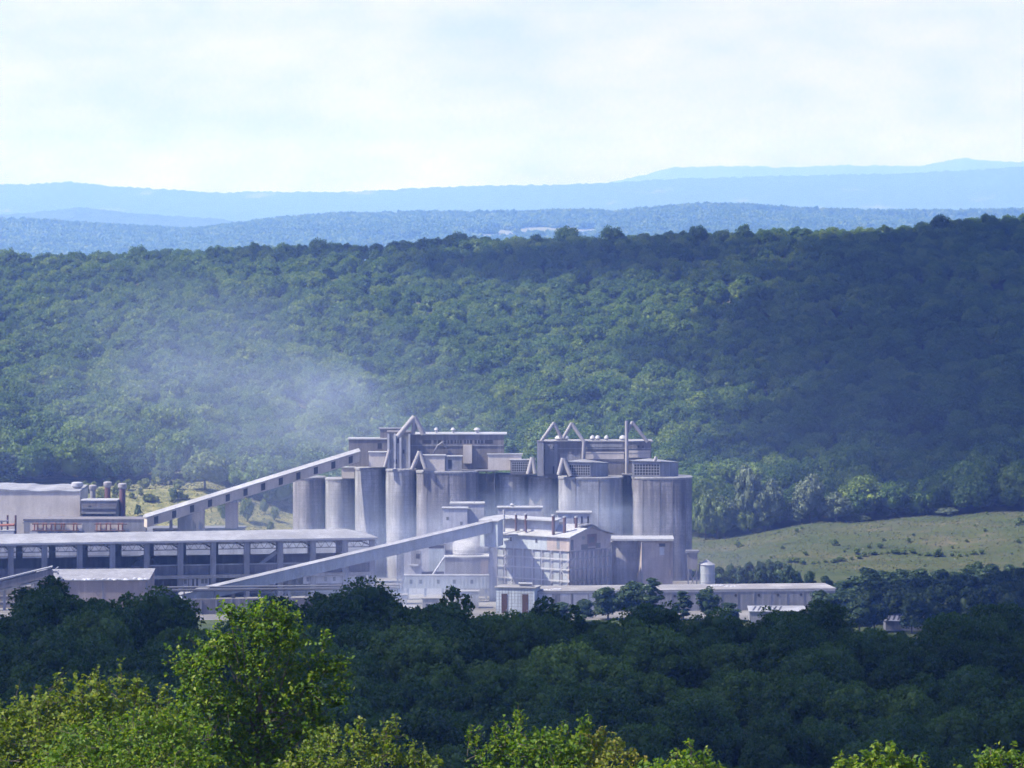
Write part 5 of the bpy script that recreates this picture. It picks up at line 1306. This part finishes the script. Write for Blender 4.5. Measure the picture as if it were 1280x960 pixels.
puff('smoke', 'denser wisp of smoke rising behind the left silo tower', PT(428, 512, 1640), (38, 24, 26), .022, PUFF, (0, R(30), 0), 2.0, 4.1)
puff('dust', 'wide thin veil of dust over the plant and the lower hill', Vector((-90, 1620, 50)), (560, 240, 150), 6.5e-4, (.40, .50, 1.0), (0, 0, 0), 1.2, 9.0, .7)
puff('dust', 'pale dust haze in front of the packing house and the mill', PT(640, 700, 1442), (110, 24, 24), .016, (.56, .62, 1.0), (0, 0, 0), 1.8, 6.0, 1.0)
puff('dust', 'white dust hanging between the packing house and the broad silos', PT(690, 655, 1545), (56, 9, 19), .13, PUFF, (0, 0, 0), 2.2, 2.2)
puff('dust', 'white dust blowing out beside the tank under the front conveyor', PT(588, 682, 1490), (9, 6, 5.5), .55, (.95, .96, 1), (0, R(-15), 0), 1.6, 5.0)
puff('dust', 'low dust haze between the open shed and the left silos', PT(440, 690, 1535), (95, 24, 30), .032, PUFF, (0, 0, 0), 1.6, 3.3)
puff('dust', 'pale ground dust in front of the lattice trestle', PT(500, 742, 1440), (60, 18, 9), .06, PUFF, (0, 0, 0), 2.0, 7.0)

# ------------------------------------------------------------------ the air
import bmesh
HZ = MB(); HZ.box(-15800, 15800, -420, 44200, -8, 1180)
n = NT('haze_air'); pv = n.n('ShaderNodeVolumePrincipled')
pv.inputs['Color'].default_value = (.21, .43, 1.0, 1); pv.inputs['Absorption Color'].default_value = (1, 1, 1, 1)
pv.inputs['Density'].default_value = .78e-4; pv.inputs['Anisotropy'].default_value = .0
n.l(pv.outputs[0], n.out.inputs['Volume'])
o = HZ.build('haze', n.m); props(o, 'blue summer haze in the air', 'haze', None, 'stuff')

# ------------------------------------------------------------------ sky, sun, camera
w = bpy.data.worlds.new('World'); SC.world = w; w.use_nodes = True
t = w.node_tree; t.nodes.clear()
sky = t.nodes.new('ShaderNodeTexSky'); sky.sky_type = 'NISHITA'; sky.sun_disc = False
sky.sun_elevation = R(SUN_EL); sky.sun_rotation = math.atan2(SD.x, SD.y); sky.air_density = 1.0; sky.dust_density = 1.0; sky.ozone_density = 1.5
tc = t.nodes.new('ShaderNodeTexCoord'); mp = t.nodes.new('ShaderNodeMapping'); mp.inputs['Scale'].default_value = (6.0, 6.0, 17.0); mp.inputs['Location'].default_value = (2.4, 0.7, .35)
n1 = t.nodes.new('ShaderNodeTexNoise'); n1.inputs['Scale'].default_value = 3.0; n1.inputs['Detail'].default_value = 7; n1.inputs['Roughness'].default_value = .6
rp = t.nodes.new('ShaderNodeValToRGB'); rp.color_ramp.elements[0].position = .36; rp.color_ramp.elements[1].position = .64
mx = t.nodes.new('ShaderNodeMix'); mx.data_type = 'RGBA'
CLOUD_COL = (4.25, 4.25, 6.6, 1)
mx.inputs[7].default_value = CLOUD_COL
bg = t.nodes.new('ShaderNodeBackground'); bg.inputs['Strength'].default_value = .125; wo = t.nodes.new('ShaderNodeOutputWorld')
ml = t.nodes.new('ShaderNodeMath'); ml.operation = 'MULTIPLY'; ml.inputs[1].default_value = 1.0
L_ = t.links.new
L_(tc.outputs['Generated'], mp.inputs[0]); L_(mp.outputs[0], n1.inputs['Vector']); L_(n1.outputs['Fac'], rp.inputs[0]); L_(rp.outputs[0], ml.inputs[0])
sx = t.nodes.new('ShaderNodeSeparateXYZ'); L_(tc.outputs['Generated'], sx.inputs[0])
mr = t.nodes.new('ShaderNodeMapRange'); mr.inputs['From Min'].default_value = .09; mr.inputs['From Max'].default_value = .22; mr.inputs['To Min'].default_value = 1; mr.inputs['To Max'].default_value = 0
L_(sx.outputs[2], mr.inputs['Value']); L_(mr.outputs[0], ml.inputs[1]); L_(ml.outputs[0], mx.inputs[0])
tint = t.nodes.new('ShaderNodeMix'); tint.data_type = 'RGBA'; tint.blend_type = 'MULTIPLY'; tint.inputs[0].default_value = 1; tint.inputs[7].default_value = (.68, .68, 1.15, 1)
L_(sky.outputs[0], tint.inputs[6]); L_(tint.outputs[2], mx.inputs[6]); L_(mx.outputs[2], bg.inputs['Color']); L_(bg.outputs[0], wo.inputs['Surface'])

sl = bpy.data.lights.new('sun', 'SUN'); sl.energy = 5.0; sl.angle = R(.53); sl.color = (1.0, .985, .965)
so = bpy.data.objects.new('sun', sl); COL.objects.link(so); so.rotation_euler = SD.to_track_quat('Z', 'Y').to_euler(); so.location = (0, 0, 300)

cam = bpy.data.cameras.new('camera'); co = bpy.data.objects.new('camera', cam); COL.objects.link(co); SC.camera = co
co.location = (0, 0, CZ); co.rotation_euler = (R(90), 0, 0)
cam.sensor_width = 36; cam.lens = 36 * F / 1280; cam.shift_y = -(480 - HY) / 1280; cam.clip_start = .5; cam.clip_end = 60000

vs_ = SC.view_settings; vs_.view_transform = 'Standard'; vs_.look = 'None'; vs_.exposure = 0.85; vs_.gamma = 1; vs_.use_curve_mapping = False
cy = SC.cycles
cy.max_bounces = 4; cy.diffuse_bounces = 2; cy.glossy_bounces = 1; cy.transmission_bounces = 2; cy.transparent_max_bounces = 12; cy.volume_bounces = 1
cy.use_denoising = True
try: cy.denoiser = 'OPENIMAGEDENOISE'; cy.denoising_prefilter = 'FAST'
except Exception: pass
cy.caustics_reflective = cy.caustics_refractive = False
cy.volume_step_rate = 1.0; cy.volume_max_steps = 256
cy.use_light_tree = False
cy.use_adaptive_sampling = False
